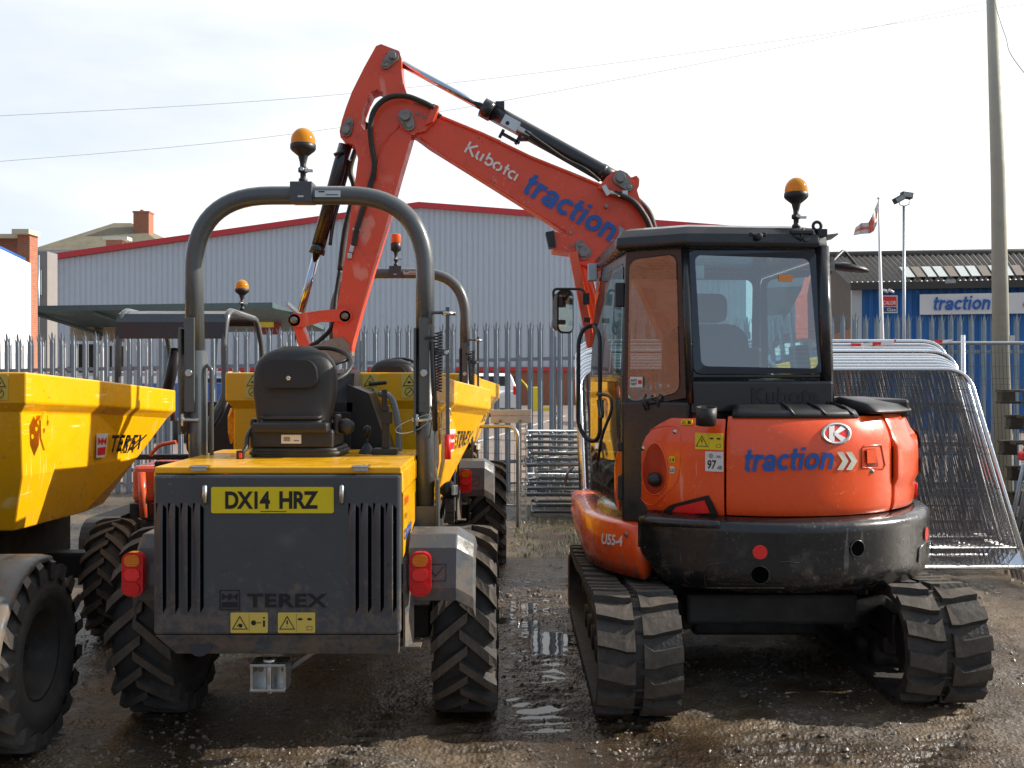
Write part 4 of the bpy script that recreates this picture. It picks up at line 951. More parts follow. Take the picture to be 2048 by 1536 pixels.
# mirrors and handrails
b = MB(); c = P(1126, 624, 6.45); rr = rrect(.125, .28, .04, 5)
Rz = Matrix.Rotation(.5, 3, 'Z')
b.prism([c+Rz @ Vector((u, -.03, v)) for u, v in rr], [c+Rz @ Vector((u*.8, .05, v*.85)) for u, v in rr]); mr = b.build('mirror', 'black', ex, world=True, bevel=.012)
b = MB(); rr = rrect(.105, .255, .033, 5); b.add([c+Rz @ Vector((u, -.0335, v)) for u, v in rr], [tuple(range(len(rr)))]); b.build('mirror_glass', 'mirror', mr, world=True, recalc=False)
b = MB(); b.tube(bend([P(1108, 600, 6.46), P(1106, 578, 6.46), P(1165, 578, 6.4), P(1172, 592, 6.35), P(1176, 600, 6.3)], .03), .009, 8); b.box(P(1172, 598, 6.32), (.04, .04, .07)); b.box(P(1174, 640, 6.32), (.04, .03, .03)); b.build('mirror_arm', 'black', mr, world=True)
b = MB(); b.tube(bend([P(1192, 650, 5.95), P(1168, 655, 5.9), P(1157, 680, 5.9), P(1156, 850, 5.9), P(1172, 878, 5.85), P(1190, 884, 5.8), P(1200, 870, 5.75), P(1200, 670, 5.8), P(1188, 652, 5.9)], .08), .013, 8); b.build('handrail', 'black', ex, world=True)
b = MB(); b.tube(bend([P(1195, 788, 5.65), P(1212, 790, 5.6), P(1222, 795, 5.55), P(1224, 820, 5.5), P(1204, 870, 5.55), P(1196, 920, 5.6)], .04), .009, 6); b.tube(bend([P(1196, 800, 5.75), P(1200, 835, 5.72), P(1206, 835, 5.68), P(1206, 800, 5.68)], .02), .008, 6); b.build('door_handle', 'black', ex, world=True)
for a_, s_ in ((P(1239, 590, 5.42), (.05, .05, .13)), (P(1240, 893, 5.35), (.03, .03, .05)), (P(1243, 975, 5.35), (.04, .03, .13))): MB().box(a_, s_).build('door_hinge', 'black', ex, world=True, bevel=.006)
b = MB(); c0 = P(1652, 530, 5.35); b.box(c0, (.04, .06, .1)); b.box(c0+Vector((.02, -.02, 0)), (.03, .03, .07), 1); b.tube(bend([c0+Vector((.02, 0, -.01)), P(1664, 524, 5.4), P(1687, 500, 5.5), P(1714, 532, 5.6)], .03), .009, 8); b.build('mirror_bracket', ['black', 'pin'], ex, world=True)
c = P(1698, 538, 5.6); b = MB()
rings = [[c+Vector((.115*k*math.cos(t*PI/10), .07*k*math.sin(t*PI/10), zz-.10*0+math.cos(t*PI/10)*-.012)) for t in range(20)] for k, zz in ((.2, .028), (.8, .02), (1, .0), (.94, -.008))]
b.loft(rings, 0, True); b.build('mirror', 'black', ex, world=True)
# exhaust
b = MB(); c = P(1412, 850, 4.98); b.lathe([(.048, 0), (.05, .0), (.052, .09), (.046, .09), (.044, .02), (.0, .02)], c, (0, -.12, 1), 20); b.build('exhaust_pipe', 'under', ex, world=True)
b = MB(); c = P(1292, 805, 5.25)
for dx in (0, .075): b.tube([c+Vector((dx, 0, -.04)), c+Vector((dx-.02, -.02, 0)), c+Vector((dx, 0, .04))], .007, 6)
b.tube([c+Vector((0, 0, 0)), c+Vector((.075, 0, 0))], .012, 8); b.build('body_fittings', 'black', ex, world=True)

# ---- undercarriage (world, aligned with Y)
yr, yf = 5.03, 6.86; zr, zf = .30, .255; rr_, rf_ = .265, .225
def trackpath():
    pts = []
    n = 14
    for i in range(n+1):
        a = -PI/2-PI*i/n; pts.append((yr+rr_*math.cos(a), zr+rr_*math.sin(a)))   # rear, bottom -> top
    a0 = Vector((yr, zr+rr_)); a1 = Vector((yf, zf+rf_))
    for i in range(1, 12):
        t = i/12; pts.append((a0.x+(a1.x-a0.x)*t, a0.y+(a1.y-a0.y)*t-.02*math.sin(t*PI*2)**2))
    for i in range(n+1):
        a = PI/2-PI*i/n; pts.append((yf+rf_*math.cos(a), zf+rf_*math.sin(a)))
    b0 = Vector((yf, zf-rf_)); b1 = Vector((yr, zr-rr_))
    for i in range(1, 12):
        t = i/12; pts.append((b0.x+(b1.x-b0.x)*t, b0.y+(b1.y-b0.y)*t))
    return pts
TP = [Vector((p[0], p[1])) for p in trackpath()]
cum = [0]
for i in range(len(TP)): cum.append(cum[-1]+(TP[(i+1) % len(TP)]-TP[i]).length)
LT = cum[-1]
def tp(s):
    s = s % LT; i = 0
    lo, hi = 0, len(TP)-1
    while lo < hi:
        mid = (lo+hi+1)//2
        if cum[mid] <= s: lo = mid
        else: hi = mid-1
    a = TP[lo]; b_ = TP[(lo+1) % len(TP)]; t = (s-cum[lo])/max(1e-9, cum[lo+1]-cum[lo]); return a+(b_-a)*t
def tpn(s):
    p = tp(s); d = (tp(s+.02)-tp(s-.02)).normalized(); n = Vector((d.y, -d.x))
    c = Vector(((yr+yf)/2, .28))
    if n.dot(p-Vector((min(max(p.x, yr), yf), .28))) < 0: n = -n
    return p, n
for (x0, x1, dyt) in ((.395, .79, -.16), (1.90, 2.30, .03)):
    off_ = Vector((0, dyt, 0)); b = MB(); ns = 150
    sec = []
    for i in range(ns):
        p, n = tpn(LT*i/ns); q = p-n*.035
        sec.append([Vector((x0, p.x, p.y)), Vector((x1, p.x, p.y)), Vector((x1, q.x, q.y)), Vector((x0, q.x, q.y))])
    vs = [v for r in sec for v in r]; fs = []
    for i in range(ns):
        j = (i+1) % ns
        for k in range(4): fs.append((i*4+k, i*4+(k+1) % 4, j*4+(k+1) % 4, j*4+k))
    b.add(vs, fs, 0, False)
    NL = 38; pit = LT/NL; w = x1-x0
    for k in range(NL):
        for side in (0, 1):
            s0 = (k+.5*side)*pit
            xa, xb = (x0+.0, x0+w*.44) if side == 0 else (x1, x1-w*.46)
            cols = []
            for j in range(5):
                t = j/4; x = xa+(xb-xa)*t; sh = .035*t if t < .75 else .035*.75-(t-.75)*.06
                hw = .031 if t < .7 else .031+.018*(t-.7)/.3
                cs = s0-sh
                row = []
                for (ds, h) in ((-hw-.008, -.002), (-hw, .03), (hw, .03), (hw+.008, -.002)):
                    p, n = tpn(cs+ds); p = p+n*h; row.append(Vector((x, p.x, p.y)))
                cols.append(row)
            for j in range(4):
                A_, B_ = cols[j], cols[j+1]
                b.add(A_+B_, [(0, 1, 5, 4), (2, 3, 7, 6)], 0); b.add(A_+B_, [(1, 2, 6, 5)], 1)
            b.add(cols[0], [(0, 1, 2, 3)], 0); b.add(cols[-1], [(3, 2, 1, 0)], 0)
        # inner guide lug
        p, n = tpn(k*pit); q = p-n*.06; b.box((x0+w/2, q.x, q.y), (.06, .04, .05), 0)
        pc, nc = tpn((k+.25)*pit); b.box((x0+w*.5, pc.x+nc.x*.002, pc.y+nc.y*.002), (.07, .02, .012), 0)
    b.v = [v+off_ for v in b.v]; tr = b.build('track', ['trub', 'tlug'], ex, world=True)
    xm = (x0+x1)/2; b = MB()
    for yy, zz, r in ((yr, zr, .225), (yf, zf, .185)):
        b.lathe([(0, -.12), (.08, -.12), (.1, -.10), (r-.04, -.095), (r, -.07), (r, .07), (r-.04, .095), (.1, .10), (.08, .12), (0, .12)], (xm, yy, zz), (1, 0, 0), 28)
    for i in range(5): b.lathe([(0, -.13), (.075, -.13), (.075, .13), (0, .13)], (xm, yr+.42+i*.26, .125), (1, 0, 0), 16)
    b.v = [v+off_ for v in b.v]; b.build('track_wheel', 'under', tr, world=True)
    b = MB(); b.box((xm, (yr+yf)/2+dyt, .3), (.17, 1.35, .17)); b.box((xm, (yr+yf)/2+dyt, .2), (.22, 1.25, .1)); b.build('track_frame', 'under', tr, world=True, bevel=.015)
b = MB(); b.box((1.365, 5.95, .40), (1.2, .9, .2)); b.box((1.365, 5.95, .33), (.7, .7, .28)); b.box((1.365, 5.3, .42), (.9, .12, .16))
for sx in (-1, 1):
    b.box((1.365+sx*.5, 5.55, .36), (.35, .25, .16), R=Matrix.Rotation(sx*.6, 3, 'Z'))
b.build('undercarriage', 'under', ex, world=True, bevel=.02)
b = MB(); b.tube([P(1330, 1260, 5.6), P(1368, 1190, 5.7)], .035, 8); b.build('blade_ram', 'yellow', ex, world=True)
b = MB(); q = [(7.05, .02), (7.12, .02), (7.16, .12), (7.17, .25), (7.12, .385), (7.06, .385), (7.08, .2)]
b.prism([Vector((.40, y, z)) for y, z in q], [Vector((2.33, y, z)) for y, z in q]); bl = b.build('dozer_blade', mk('worn_blade', (.16, .08, .045), .55, metal=.3, var=.3, dirt=(.09, .06, .04), dirt_amt=.5), ex, world=True, bevel=.006)
b = MB()
for sx in (.9, 1.85): b.box((sx, 6.6, .25), (.1, 1.0, .12))
b.build('blade_arm', 'under', bl, world=True)

# ---- boom, dipper
DB = 6.7; BT = .2
def outl(pts, d=DB): return [P(x, y, d) for x, y in pts]
def plate(pts, d0, th, holes=()):
    f = outl(pts, d0); bk = [v+Vector((0, th, 0)) for v in f]
    hs = [(outl(h, d0), [v+Vector((0, th, 0)) for v in outl(h, d0)]) for h in holes]
    return f, bk, hs
boomp = [(795, 235), (800, 215), (818, 206), (845, 218), (882, 234), (965, 268), (1060, 314), (1150, 350), (1200, 371), (1222, 378), (1262, 396), (1285, 420), (1310, 455), (1345, 520), (1372, 600), (1380, 690), (1340, 700), (1310, 640), (1280, 570), (1235, 535), (1195, 505), (1140, 470), (1085, 432), (980, 366), (900, 316), (855, 288), (828, 268), (806, 258)]
f, bk, hs = plate(boomp, DB, BT)
b = MB(); b.prism(f, bk); bo = b.build('boom', 'boom', ex, world=True, bevel=.012)
def dplate(pts, name, d0, th, parent, m='boom', holes=(), bevel=.006):
    f, bk, hs = plate(pts, d0, th, holes); b = MB(); b.prism(f, bk, hs); return b.build(name, m, parent, world=True, bevel=bevel)
# flange edges of the boom (top bead, bottom bead)
b = MB(); b.tube([P(x, y, DB-.004) for x, y in ((882, 234), (965, 268), (1060, 314), (1150, 350), (1222, 380), (1262, 398), (1300, 448))], .012, 8); b.tube([P(x, y, DB-.002) for x, y in ((840, 276), (900, 316), (980, 366), (1085, 432), (1130, 462))], .008, 8); b.build('boom_weld', 'boom', bo, world=True)
lug = [(1195, 376), (1213, 354), (1226, 343), (1241, 340), (1254, 346), (1262, 355), (1273, 351), (1279, 358), (1278, 372), (1274, 380), (1280, 400), (1292, 425), (1298, 440), (1260, 400)]
dplate(lug, 'ram_lug', DB-.03, .035, bo, holes=[[(1265, 358), (1272, 356), (1272, 364), (1266, 366)]]); dplate(lug, 'ram_lug', DB+.18, .035, bo)
dplate([(1100, 462), (1150, 470), (1235, 520), (1225, 545), (1190, 535), (1158, 528), (1143, 505), (1120, 502), (1106, 500)], 'ram_bracket', DB-.03, .26, bo)
dplate([(1091, 464), (1108, 461), (1112, 494), (1098, 495)], 'work_light', DB-.05, .1, bo, 'black')
dplate([(800, 215), (822, 206), (850, 213), (868, 208), (878, 214), (872, 238), (850, 262), (822, 268), (800, 255)], 'elbow_plate', DB-.035, .03, bo)
dplate([(866, 207), (878, 212), (866, 242), (850, 250), (856, 236)], 'hose_guard', DB-.07, .04, bo)
b = MB(); wordmark(b, lambda u, v, o: P(1041+u*.87+v*.49, 383+u*.492-v*.87, DB-.006-o), 205, 47, .1); b.build('boom_lettering', 'blue', bo, world=True, recalc=False)
b = MB()
sk_ = lambda u, v: P(927+u*.866+v*.49, 303+u*.5-v*.87, DB-.006)
KW = 4.4
_k = [0]
def stroke(pts):
    _k[0] += 1; o = Vector((0, -.0006*_k[0], 0)); line2(b, pts, KW, lambda u, v: sk_(u, v)+o)
def arc(cx, cy, rx, ry, a0, a1, n=9): return [(cx+rx*math.cos(R_(a0+(a1-a0)*i/n)), cy+ry*math.sin(R_(a0+(a1-a0)*i/n))) for i in range(n+1)]
stroke([(3, 0), (3, 11)]); stroke([(3, 13), (3, 24)]); stroke([(20, 24), (7, 12), (22, 0)])
stroke([(27, 16), (27, 6)]+arc(33, 6, 6, 5, 180, 270)); stroke([(38, 0), (38, 16)])
stroke([(48, 24), (48, 8)]); stroke(arc(54, 8, 7, 7, 150, -150, 14))
stroke(arc(74, 8, 8, 7, 70, 250, 12)); stroke(arc(74, 8, 8, 7, 270, 410, 10))
stroke([(92, 22), (92, 0)]); stroke([(88, 14), (98, 14)]); stroke(arc(108, 8, 7, 7, 300, 60, 12)); stroke([(117, 15), (117, 0)])
b.build('maker_lettering', 'logow', bo, world=True, recalc=False)
b = MB()
for ox in (207, 227):
    q = [(0, 0), (13, 0), (25, 17), (13, 35), (0, 35), (11, 17)]; flat(b, [(ox+x, y) for x, y in q], lambda u, v: P(1040+u*.87+v*.49, 380+u*.492-v*.87, DB-.006))
b.build('boom_chevron', 'lgrey', bo, world=True, recalc=False)
# dipper
dp = [(752, 92), (762, 88), (798, 102), (803, 118), (803, 140), (806, 165), (814, 188), (828, 208), (832, 228), (827, 258), (800, 350), (772, 450), (745, 539), (722, 618), (706, 680), (700, 706), (684, 712), (668, 690), (665, 660), (677, 598), (690, 510), (704, 410), (716, 318), (709, 290), (690, 284), (681, 275), (679, 262), (684, 240), (692, 215), (704, 183), (728, 135)]
slot = [(734, 201), (743, 183), (755, 178), (766, 184), (766, 197), (754, 215), (742, 240), (736, 258), (727, 260), (722, 250), (725, 225)]
di = dplate(dp, 'dipper_arm', DB-.02, .17, ex, holes=[slot], bevel=.008)
b = MB(); b.tube([P(x, y, DB-.025) for x, y in ((806, 245), (780, 268), (765, 290), (755, 330), (752, 360))], .007, 6); b.build('weld_seam', 'boom', di, world=True)
def pinplate(x0, y0, r0, x1, y1, r1, d, parent, nm='pin_keeper'):
    b = MB(); a = P(x0, y0, d); c = P(x1, y1, d); s = d/F; ang = math.atan2(c.z-a.z, c.x-a.x); pts = []
    for i in range(10): t = ang+PI/2+PI*i/9; pts.append(a+Vector((math.cos(t), 0, math.sin(t)))*r0*s)
    for i in range(10): t = ang-PI/2+PI*i/9; pts.append(c+Vector((math.cos(t), 0, math.sin(t)))*r1*s)
    b.prism(pts, [p+Vector((0, .02, 0)) for p in pts]); b.cyl(a+Vector((0, .02, 0)), a-Vector((0, .03, 0)), r0*s*.62, seg=16, mi=1); b.cyl(c+Vector((0, .02, 0)), c-Vector((0, .012, 0)), r1*s*.6, seg=8, mi=1)
    return b.build(nm, ['pin', 'pin'], parent, world=True, bevel=.002)
pinplate(785, 112, 12, 770, 129, 8, DB-.045, di); pinplate(692, 262, 11, 698, 243, 8, DB-.045, di); pinplate(811, 233, 15, 818, 250, 11, DB-.06, bo)
pinplate(1241, 356, 15, 1258, 374, 8, DB-.055, bo); pinplate(1167, 505, 15, 1160, 489, 9, DB-.055, bo)
for x, y in ((835, 228), (847, 234), (1142, 465), (1144, 490), (1213, 412)):
    c = P(x, y, DB-.04); b = MB(); b.cyl(c+Vector((0, .05, 0)), c, .012, seg=8); b.build('bolt', 'pin', bo, world=True)
# rams
dm = DB+.07
b = MB(); b.tube([P(1236, 362, dm), P(1205, 345, dm), P(975, 219, dm)], .057, 22); b.tube([P(985, 225, dm), P(965, 214, dm)], .066, 22); b.tube([P(1208, 348, dm), P(1200, 343, dm)], .063, 22)
b.box(P(1000, 212, dm), (.06, .06, .05)); ar = b.build('arm_ram', 'cabblack', bo, world=True)
b = MB(); b.tube([P(968, 216, dm), P(805, 128, dm)], .024, 18); b.lathe([(.0, -.04), (.045, -.04), (.045, .04), (0, .04)], P(790, 116, dm), (0, 1, 0), 18); b.build('ram_rod', 'chrome', ar, world=True)
b = MB(); c = P(1021, 248, dm-.07); Rm = Matrix.Rotation(math.radians(29), 3, 'Y'); b.box(c, (.12, .05, .075), 0, R=Rm); b.box(c+Vector((.09, 0, -.05)), (.1, .03, .03), 0, R=Rm); b.box(c+Vector((.0, .02, -.09)), (.14, .03, .02), 1, R=Rm); b.box(c+Vector((-.06, .02, -.06)), (.02, .03, .06), 1, R=Rm); b.box(c+Vector((.05, .02, -.10)), (.02, .03, .07), 1, R=Rm); b.box(c+Vector((.09, .02, -.1)), (.06, .03, .02), 1)
b.cyl(c+Vector((-.02, -.03, .0)), c+Vector((-.02, -.01, 0)), .014, mi=1); b.build('valve_block', ['steel', 'black'], ar, world=True, bevel=.003)
b = MB()
b.tube(smoothpath([P(1050, 262, dm-.08), P(1090, 290, dm-.08), P(1130, 318, dm-.07), P(1170, 338, dm-.07), P(1200, 362, dm-.06)]), .012, 6); b.build('hose', 'hose', ar, world=True)
b = MB(); b.tube(smoothpath([P(1045, 268, dm-.08), P(1100, 303, dm-.07), P(1150, 332, dm-.07), P(1195, 358, dm-.06)]), .01, 6); b.build('hose', 'hose', ar, world=True)
b = MB(); b.tube([P(691, 290, dm), P(680, 330, dm), P(634, 503, dm)], .047, 20); b.tube([P(637, 492, dm), P(633, 508, dm)], .053, 20); b.tube([P(668, 310, dm-.06), P(690, 300, dm-.06)], .012, 8); b.tube(smoothpath([P(700, 320, dm), P(690, 360, dm+.05), P(668, 440, dm+.02), P(660, 490, dm)]), .014, 6); br = b.build('bucket_ram', 'cabblack', di, world=True)
b = MB(); b.tube([P(634, 505, dm), P(602, 625, dm)], .025, 16); b.build('ram_rod', 'chrome', br, world=True)
link = [(578, 632), (590, 625), (600, 627), (640, 621), (690, 617), (702, 624), (704, 636), (694, 646), (680, 643), (640, 644), (612, 652), (598, 655), (584, 652), (576, 643)]
dplate(link, 'bucket_link', DB-.05, .03, di); dplate(link, 'bucket_link', DB+.16, .03, di)
dplate([(582, 640), (600, 640), (622, 700), (600, 700)], 'bucket_link', DB-.01, .12, di)
for (x, y, r) in ((587, 640, 12), (689, 632, 11)):
    c = P(x, y, DB-.07); b = MB(); b.lathe([(0, 0), (r*.6/F*DB, 0), (r*.6/F*DB, .02), (r/F*DB, .02), (r/F*DB, .04)], c, (0, 1, 0), 20); b.build('link_pin', 'pin', di, world=True)
hb = dplate([(620, 695), (650, 682), (668, 676), (684, 674), (700, 690), (700, 712), (684, 724), (640, 730), (620, 760), (600, 740)], 'quick_hitch', DB-.03, .2, di, 'pin')
q = [(600, 745), (625, 740), (690, 745), (710, 790), (700, 850), (650, 880), (600, 860)]; dplate(q, 'bucket', DB-.2, .5, di, 'under')
b = MB()
b.tube(smoothpath([P(868, 216, DB-.06), P(845, 204, DB-.07), P(810, 192, DB-.08), P(775, 196, DB-.09), P(750, 218, DB-.09), P(741, 250, DB-.08), P(743, 290, DB-.06), P(749, 330, DB-.05), P(742, 365, DB-.04), P(725, 420, DB-.04), P(712, 465, DB-.04), P(708, 490, DB-.04)]), .019, 10); b.build('hose', 'hose', di, world=True)
b = MB()
b.tube(smoothpath([P(880, 234, DB-.0), P(845, 212, DB+.09), P(800, 205, DB+.2), P(760, 215, DB+.2), P(740, 250, DB+.2)]), .02, 8); b.build('hose', 'hose', di, world=True)
b = MB()
b.tube(smoothpath([P(735, 245, DB+.2), P(715, 290, DB+.22), P(700, 340, DB+.22), P(708, 380, DB+.22), P(690, 460, DB+.22), P(680, 540, DB+.22)]), .02, 8); b.build('hose', 'hose', di, world=True)
b = MB()
b.tube(smoothpath([P(680, 540, DB+.22), P(672, 590, DB+.2), P(665, 650, DB+.15), P(640, 680, DB+.1), P(615, 695, DB)]), .016, 8)
b.build('hose', 'hose', di, world=True)
b = MB(); b.tube([P(713, 458, DB-.04), P(708, 485, DB-.04)], .014, 8); b.box(P(713, 459, DB-.03), (.05, .03, .02)); b.box(P(704, 498, DB-.03), (.05, .035, .03), 0, R=Matrix.Rotation(-1.3, 3, 'Y')); b.box(P(700, 512, DB-.03), (.03, .035, .04)); b.build('hose_coupling', 'steel', di, world=True, bevel=.004)
b = MB(); b.tube(smoothpath([P(880, 234, DB+.02), P(950, 262, DB+.05), P(1000, 284, DB+.06)]), .012, 6); b.build('hose', 'hose', bo, world=True)
b = MB(); b.tube(smoothpath([P(1228, 386, DB-.05), P(1262, 400, DB-.06), P(1285, 425, DB-.06), P(1300, 455, DB-.06), P(1310, 500, DB-.05)]), .02, 8); b.build('hose', 'hose', bo, world=True)
b = MB(); b.tube(smoothpath([P(1270, 395, DB+.1), P(1298, 425, DB+.1), P(1312, 470, DB+.1)]), .02, 8); b.build('hose', 'hose', bo, world=True)
b = MB(); b.box(P(1212, 381, DB-.06), (.03, .03, .07), R=Matrix.Rotation(-.5, 3, 'Y')); b.box(P(1250, 388, DB-.06), (.035, .01, .045)); b.tube([P(1218, 383, DB-.06), P(1240, 392, DB-.06)], .012, 8); b.build('hose_clamp', 'steel', bo, world=True)
b = MB(); b.box((P(1164, 600, 6.6)), (.055, .07, .64), R=Matrix.Rotation(R_(-11), 3, 'Y')); b.build('boom_ram_guard', 'orange', ex, world=True, bevel=.004)
b = MB(); b.box((1.15, 6.9, .95), (.4, .35, .5)); b.tube([P(1163, 520, 6.75), P(1230, 800, 6.75)], .05, 14); b.build('swing_post', 'orange', ex, world=True, bevel=.03)
b = MB(); b.box(P(1185, 545, 6.3), (.06, .05, .11)); b.build('cab_lamp', 'galv', ex, world=True, bevel=.005)
# ================================================================== GROUND
rng = np.random.default_rng(3)
def vnoise(x, y, sc, seed):
    r = np.random.default_rng(seed); G = r.random((256, 256))
    X = x/sc+100.3; Y = y/sc+57.7; xi = np.floor(X).astype(int); yi = np.floor(Y).astype(int); fx = X-xi; fy = Y-yi
    fx = fx*fx*(3-2*fx); fy = fy*fy*(3-2*fy); g = lambda a, b: G[a % 256, b % 256]
    return (g(xi, yi)*(1-fx)+g(xi+1, yi)*fx)*(1-fy)+(g(xi, yi+1)*(1-fx)+g(xi+1, yi+1)*fx)*fy-.5
def gheight(x, y):
    h = vnoise(x, y, 1.3, 1)*.028+vnoise(x, y, .45, 2)*.018+vnoise(x, y, .16, 3)*.016+vnoise(x, y, .07, 4)*.012+vnoise(x, y, .035, 5)*.008
    # wet wheel rut between the two big machines
    c = .17+.07*np.sin(y*1.3); w = np.exp(-((x-c)/.24)**2)*(1/(1+np.exp((y-8.2)*2)))*(1/(1+np.exp((4.45-y)*9)))
    h = h-w*(.026+.05*vnoise(x, y, .38, 41))+w*.02*np.sin(y*2*PI/.105+np.abs(x-c)*14+9*vnoise(x, y, .22, 43))*np.exp(-((vnoise(x, y, .3, 9))/.25)**2)
    # chevron track prints in the foreground
    f = np.exp(-((x-1.25)/.35)**2)*(y < 4.75)+np.exp(-((x+.15)/.2)**2)*(y < 4.8)
    for (xx, dr, ph) in ((-.75, .05, 0.), (.62, -.04, .4), (1.9, .12, .9), (2.6, .05, .2)):   # tyre ruts crossing the foreground
        rx = x-(xx+dr*(y-4.4)*6); g_ = np.exp(-(rx/.13)**2)*(1/(1+np.exp((y-4.9)*8))); h = h-g_*.016+g_*.012*np.sign(np.sin(y*2*PI/.11+np.abs(rx)*22+ph))
    h = h+f*.018*np.sign(np.sin(y*2*PI/.13+np.abs(x-1.25)*9))*.6
    w2 = np.exp(-((x-1.35)/.7)**2-((y-5.3)/.35)**2); h = h-w2*.014
    w3 = np.exp(-((x-2.55)/.25)**2-((y-4.9)/.3)**2); h = h-w3*.012
    far_ = 1/(1+np.exp((y-9.)*1.2)); return h*(.35+.65*far_)+.004
def grid(x0, x1, y0, y1, st):
    xs = np.arange(x0, x1+st/2, st); ys = np.arange(y0, y1+st/2, st); X, Y = np.meshgrid(xs, ys); Z = gheight(X, Y)
    nx, ny = len(xs), len(ys); V = np.stack([X.ravel(), Y.ravel(), Z.ravel()], 1)
    i = np.arange((nx-1)*(ny-1)); r = i//(nx-1); c = i % (nx-1); a = r*nx+c
    return V, np.stack([a, a+1, a+nx+1, a+nx], 1)
def ground_material():
    m = bpy.data.materials.new('wet_mud_and_gravel'); m.use_nodes = True; nt = m.node_tree; b = nt.nodes['Principled BSDF']; L = nt.links.new
    tc = nd(nt, 'ShaderNodeTexCoord')
    def noise(s, d=6, r=.6):
        n = nd(nt, 'ShaderNodeTexNoise'); n.inputs['Scale'].default_value = s; n.inputs['Detail'].default_value = d; n.inputs['Roughness'].default_value = r; L(tc.outputs['Object'], n.inputs['Vector']); return n.outputs['Fac']
    def ramp(v, stops):
        r = nd(nt, 'ShaderNodeValToRGB'); e = r.color_ramp.elements
        while len(e) < len(stops): e.new(.5)
        for k, (p, c) in enumerate(stops): e[k].position = p; e[k].color = (*c, 1)
        L(v, r.inputs[0]); return r.outputs[0]
    def mix(f, a, c):
        x = nd(nt, 'ShaderNodeMix', data_type='RGBA'); L(f, x.inputs['Factor']); L(a, x.inputs['A'])
        if isinstance(c, tuple): x.inputs['B'].default_value = (*c, 1)
        else: L(c, x.inputs['B'])
        return x.outputs['Result']
    base = ramp(noise(1.1, 8, .65), [(.3, (.04, .028, .017)), (.48, (.10, .070, .042)), (.7, (.20, .145, .09))])
    vo = nd(nt, 'ShaderNodeTexVoronoi'); vo.inputs['Scale'].default_value = 55; L(tc.outputs['Object'], vo.inputs['Vector'])
    stone = ramp(vo.outputs['Color'], [(.2, (.05, .045, .04)), (.6, (.15, .13, .11)), (.95, (.32, .29, .25))])
    sm = nd(nt, 'ShaderNodeMapRange'); sm.inputs['From Min'].default_value = .47; sm.inputs['From Max'].default_value = .62; L(noise(2.3, 7, .7), sm.inputs['Value'])
    sm2 = nd(nt, 'ShaderNodeMath', operation='MULTIPLY'); L(sm.outputs[0], sm2.inputs[0]); sm2.inputs[1].default_value = .7
    col = mix(sm2.outputs[0], base, stone)
    # green patches further back
    gr = nd(nt, 'ShaderNodeMapRange'); gr.inputs['From Min'].default_value = .56; gr.inputs['From Max'].default_value = .66; L(noise(3.1, 9, .7), gr.inputs['Value'])
    sp = nd(nt, 'ShaderNodeSeparateXYZ'); L(tc.outputs['Object'], sp.inputs[0]); gy = nd(nt, 'ShaderNodeMapRange'); gy.inputs['From Min'].default_value = 7.5; gy.inputs['From Max'].default_value = 9.5; L(sp.outputs['Y'], gy.inputs['Value'])
    gm = nd(nt, 'ShaderNodeMath', operation='MULTIPLY'); L(gr.outputs[0], gm.inputs[0]); L(gy.outputs[0], gm.inputs[1]); col = mix(gm.outputs[0], col, (.07, .10, .025))
    # brick-red scraps
    rd = nd(nt, 'ShaderNodeMapRange'); rd.inputs['From Min'].default_value = .66; rd.inputs['From Max'].default_value = .72; L(noise(1.7, 9, .75), rd.inputs['Value']); col = mix(rd.outputs[0], col, (.22, .10, .06))
    wa = nd(nt, 'ShaderNodeAttribute', attribute_name='wet')
    dk = nd(nt, 'ShaderNodeMix', data_type='RGBA', blend_type='MULTIPLY'); L(wa.outputs['Fac'], dk.inputs['Factor']); L(col, dk.inputs['A']); dk.inputs['B'].default_value = (.42, .38, .34, 1); col = dk.outputs['Result']
    L(col, b.inputs['Base Color'])
    rr = nd(nt, 'ShaderNodeMapRange'); rr.inputs['From Min'].default_value = .38; rr.inputs['From Max'].default_value = .6; rr.inputs['To Min'].default_value = .22; rr.inputs['To Max'].default_value = .75; L(noise(1.6, 8, .7), rr.inputs['Value'])
    wr = nd(nt, 'ShaderNodeMix'); L(wa.outputs['Fac'], wr.inputs[0]); L(rr.outputs[0], wr.inputs[2]); wr.inputs[3].default_value = .08; L(wr.outputs[0], b.inputs['Roughness'])
    b1 = nd(nt, 'ShaderNodeBump'); b1.inputs['Strength'].default_value = .55; b1.inputs['Distance'].default_value = .012; L(vo.outputs['Distance'], b1.inputs['Height'])
    b2 = nd(nt, 'ShaderNodeBump'); b2.inputs['Strength'].default_value = .6; b2.inputs['Distance'].default_value = .012; L(noise(38, 8, .7), b2.inputs['Height']); L(b1.outputs[0], b2.inputs['Normal']); L(b2.outputs[0], b.inputs['Normal'])
    return m
GM = ground_material()
def wetness(x, y, z):
    c = .17+.07*np.sin(y*1.3); w = np.exp(-((x-c)/.33)**2)*(1/(1+np.exp((y-8.0)*2)))*(1/(1+np.exp((4.3-y)*6)))
    w = np.maximum(w, .55*np.exp(-((x-2.9)/.6)**2-((y-4.8)/.35)**2)); w = np.maximum(w, .6*np.exp(-((x-1.3)/1.)**2-((y-4.35)/.22)**2))
    return np.clip(w*1.1+np.clip(vnoise(x, y, .7, 33)*2.4+.15, 0, .75)+np.clip((-z-.004)*60, 0, .7)+vnoise(x, y, .25, 31)*.35, 0, 1)
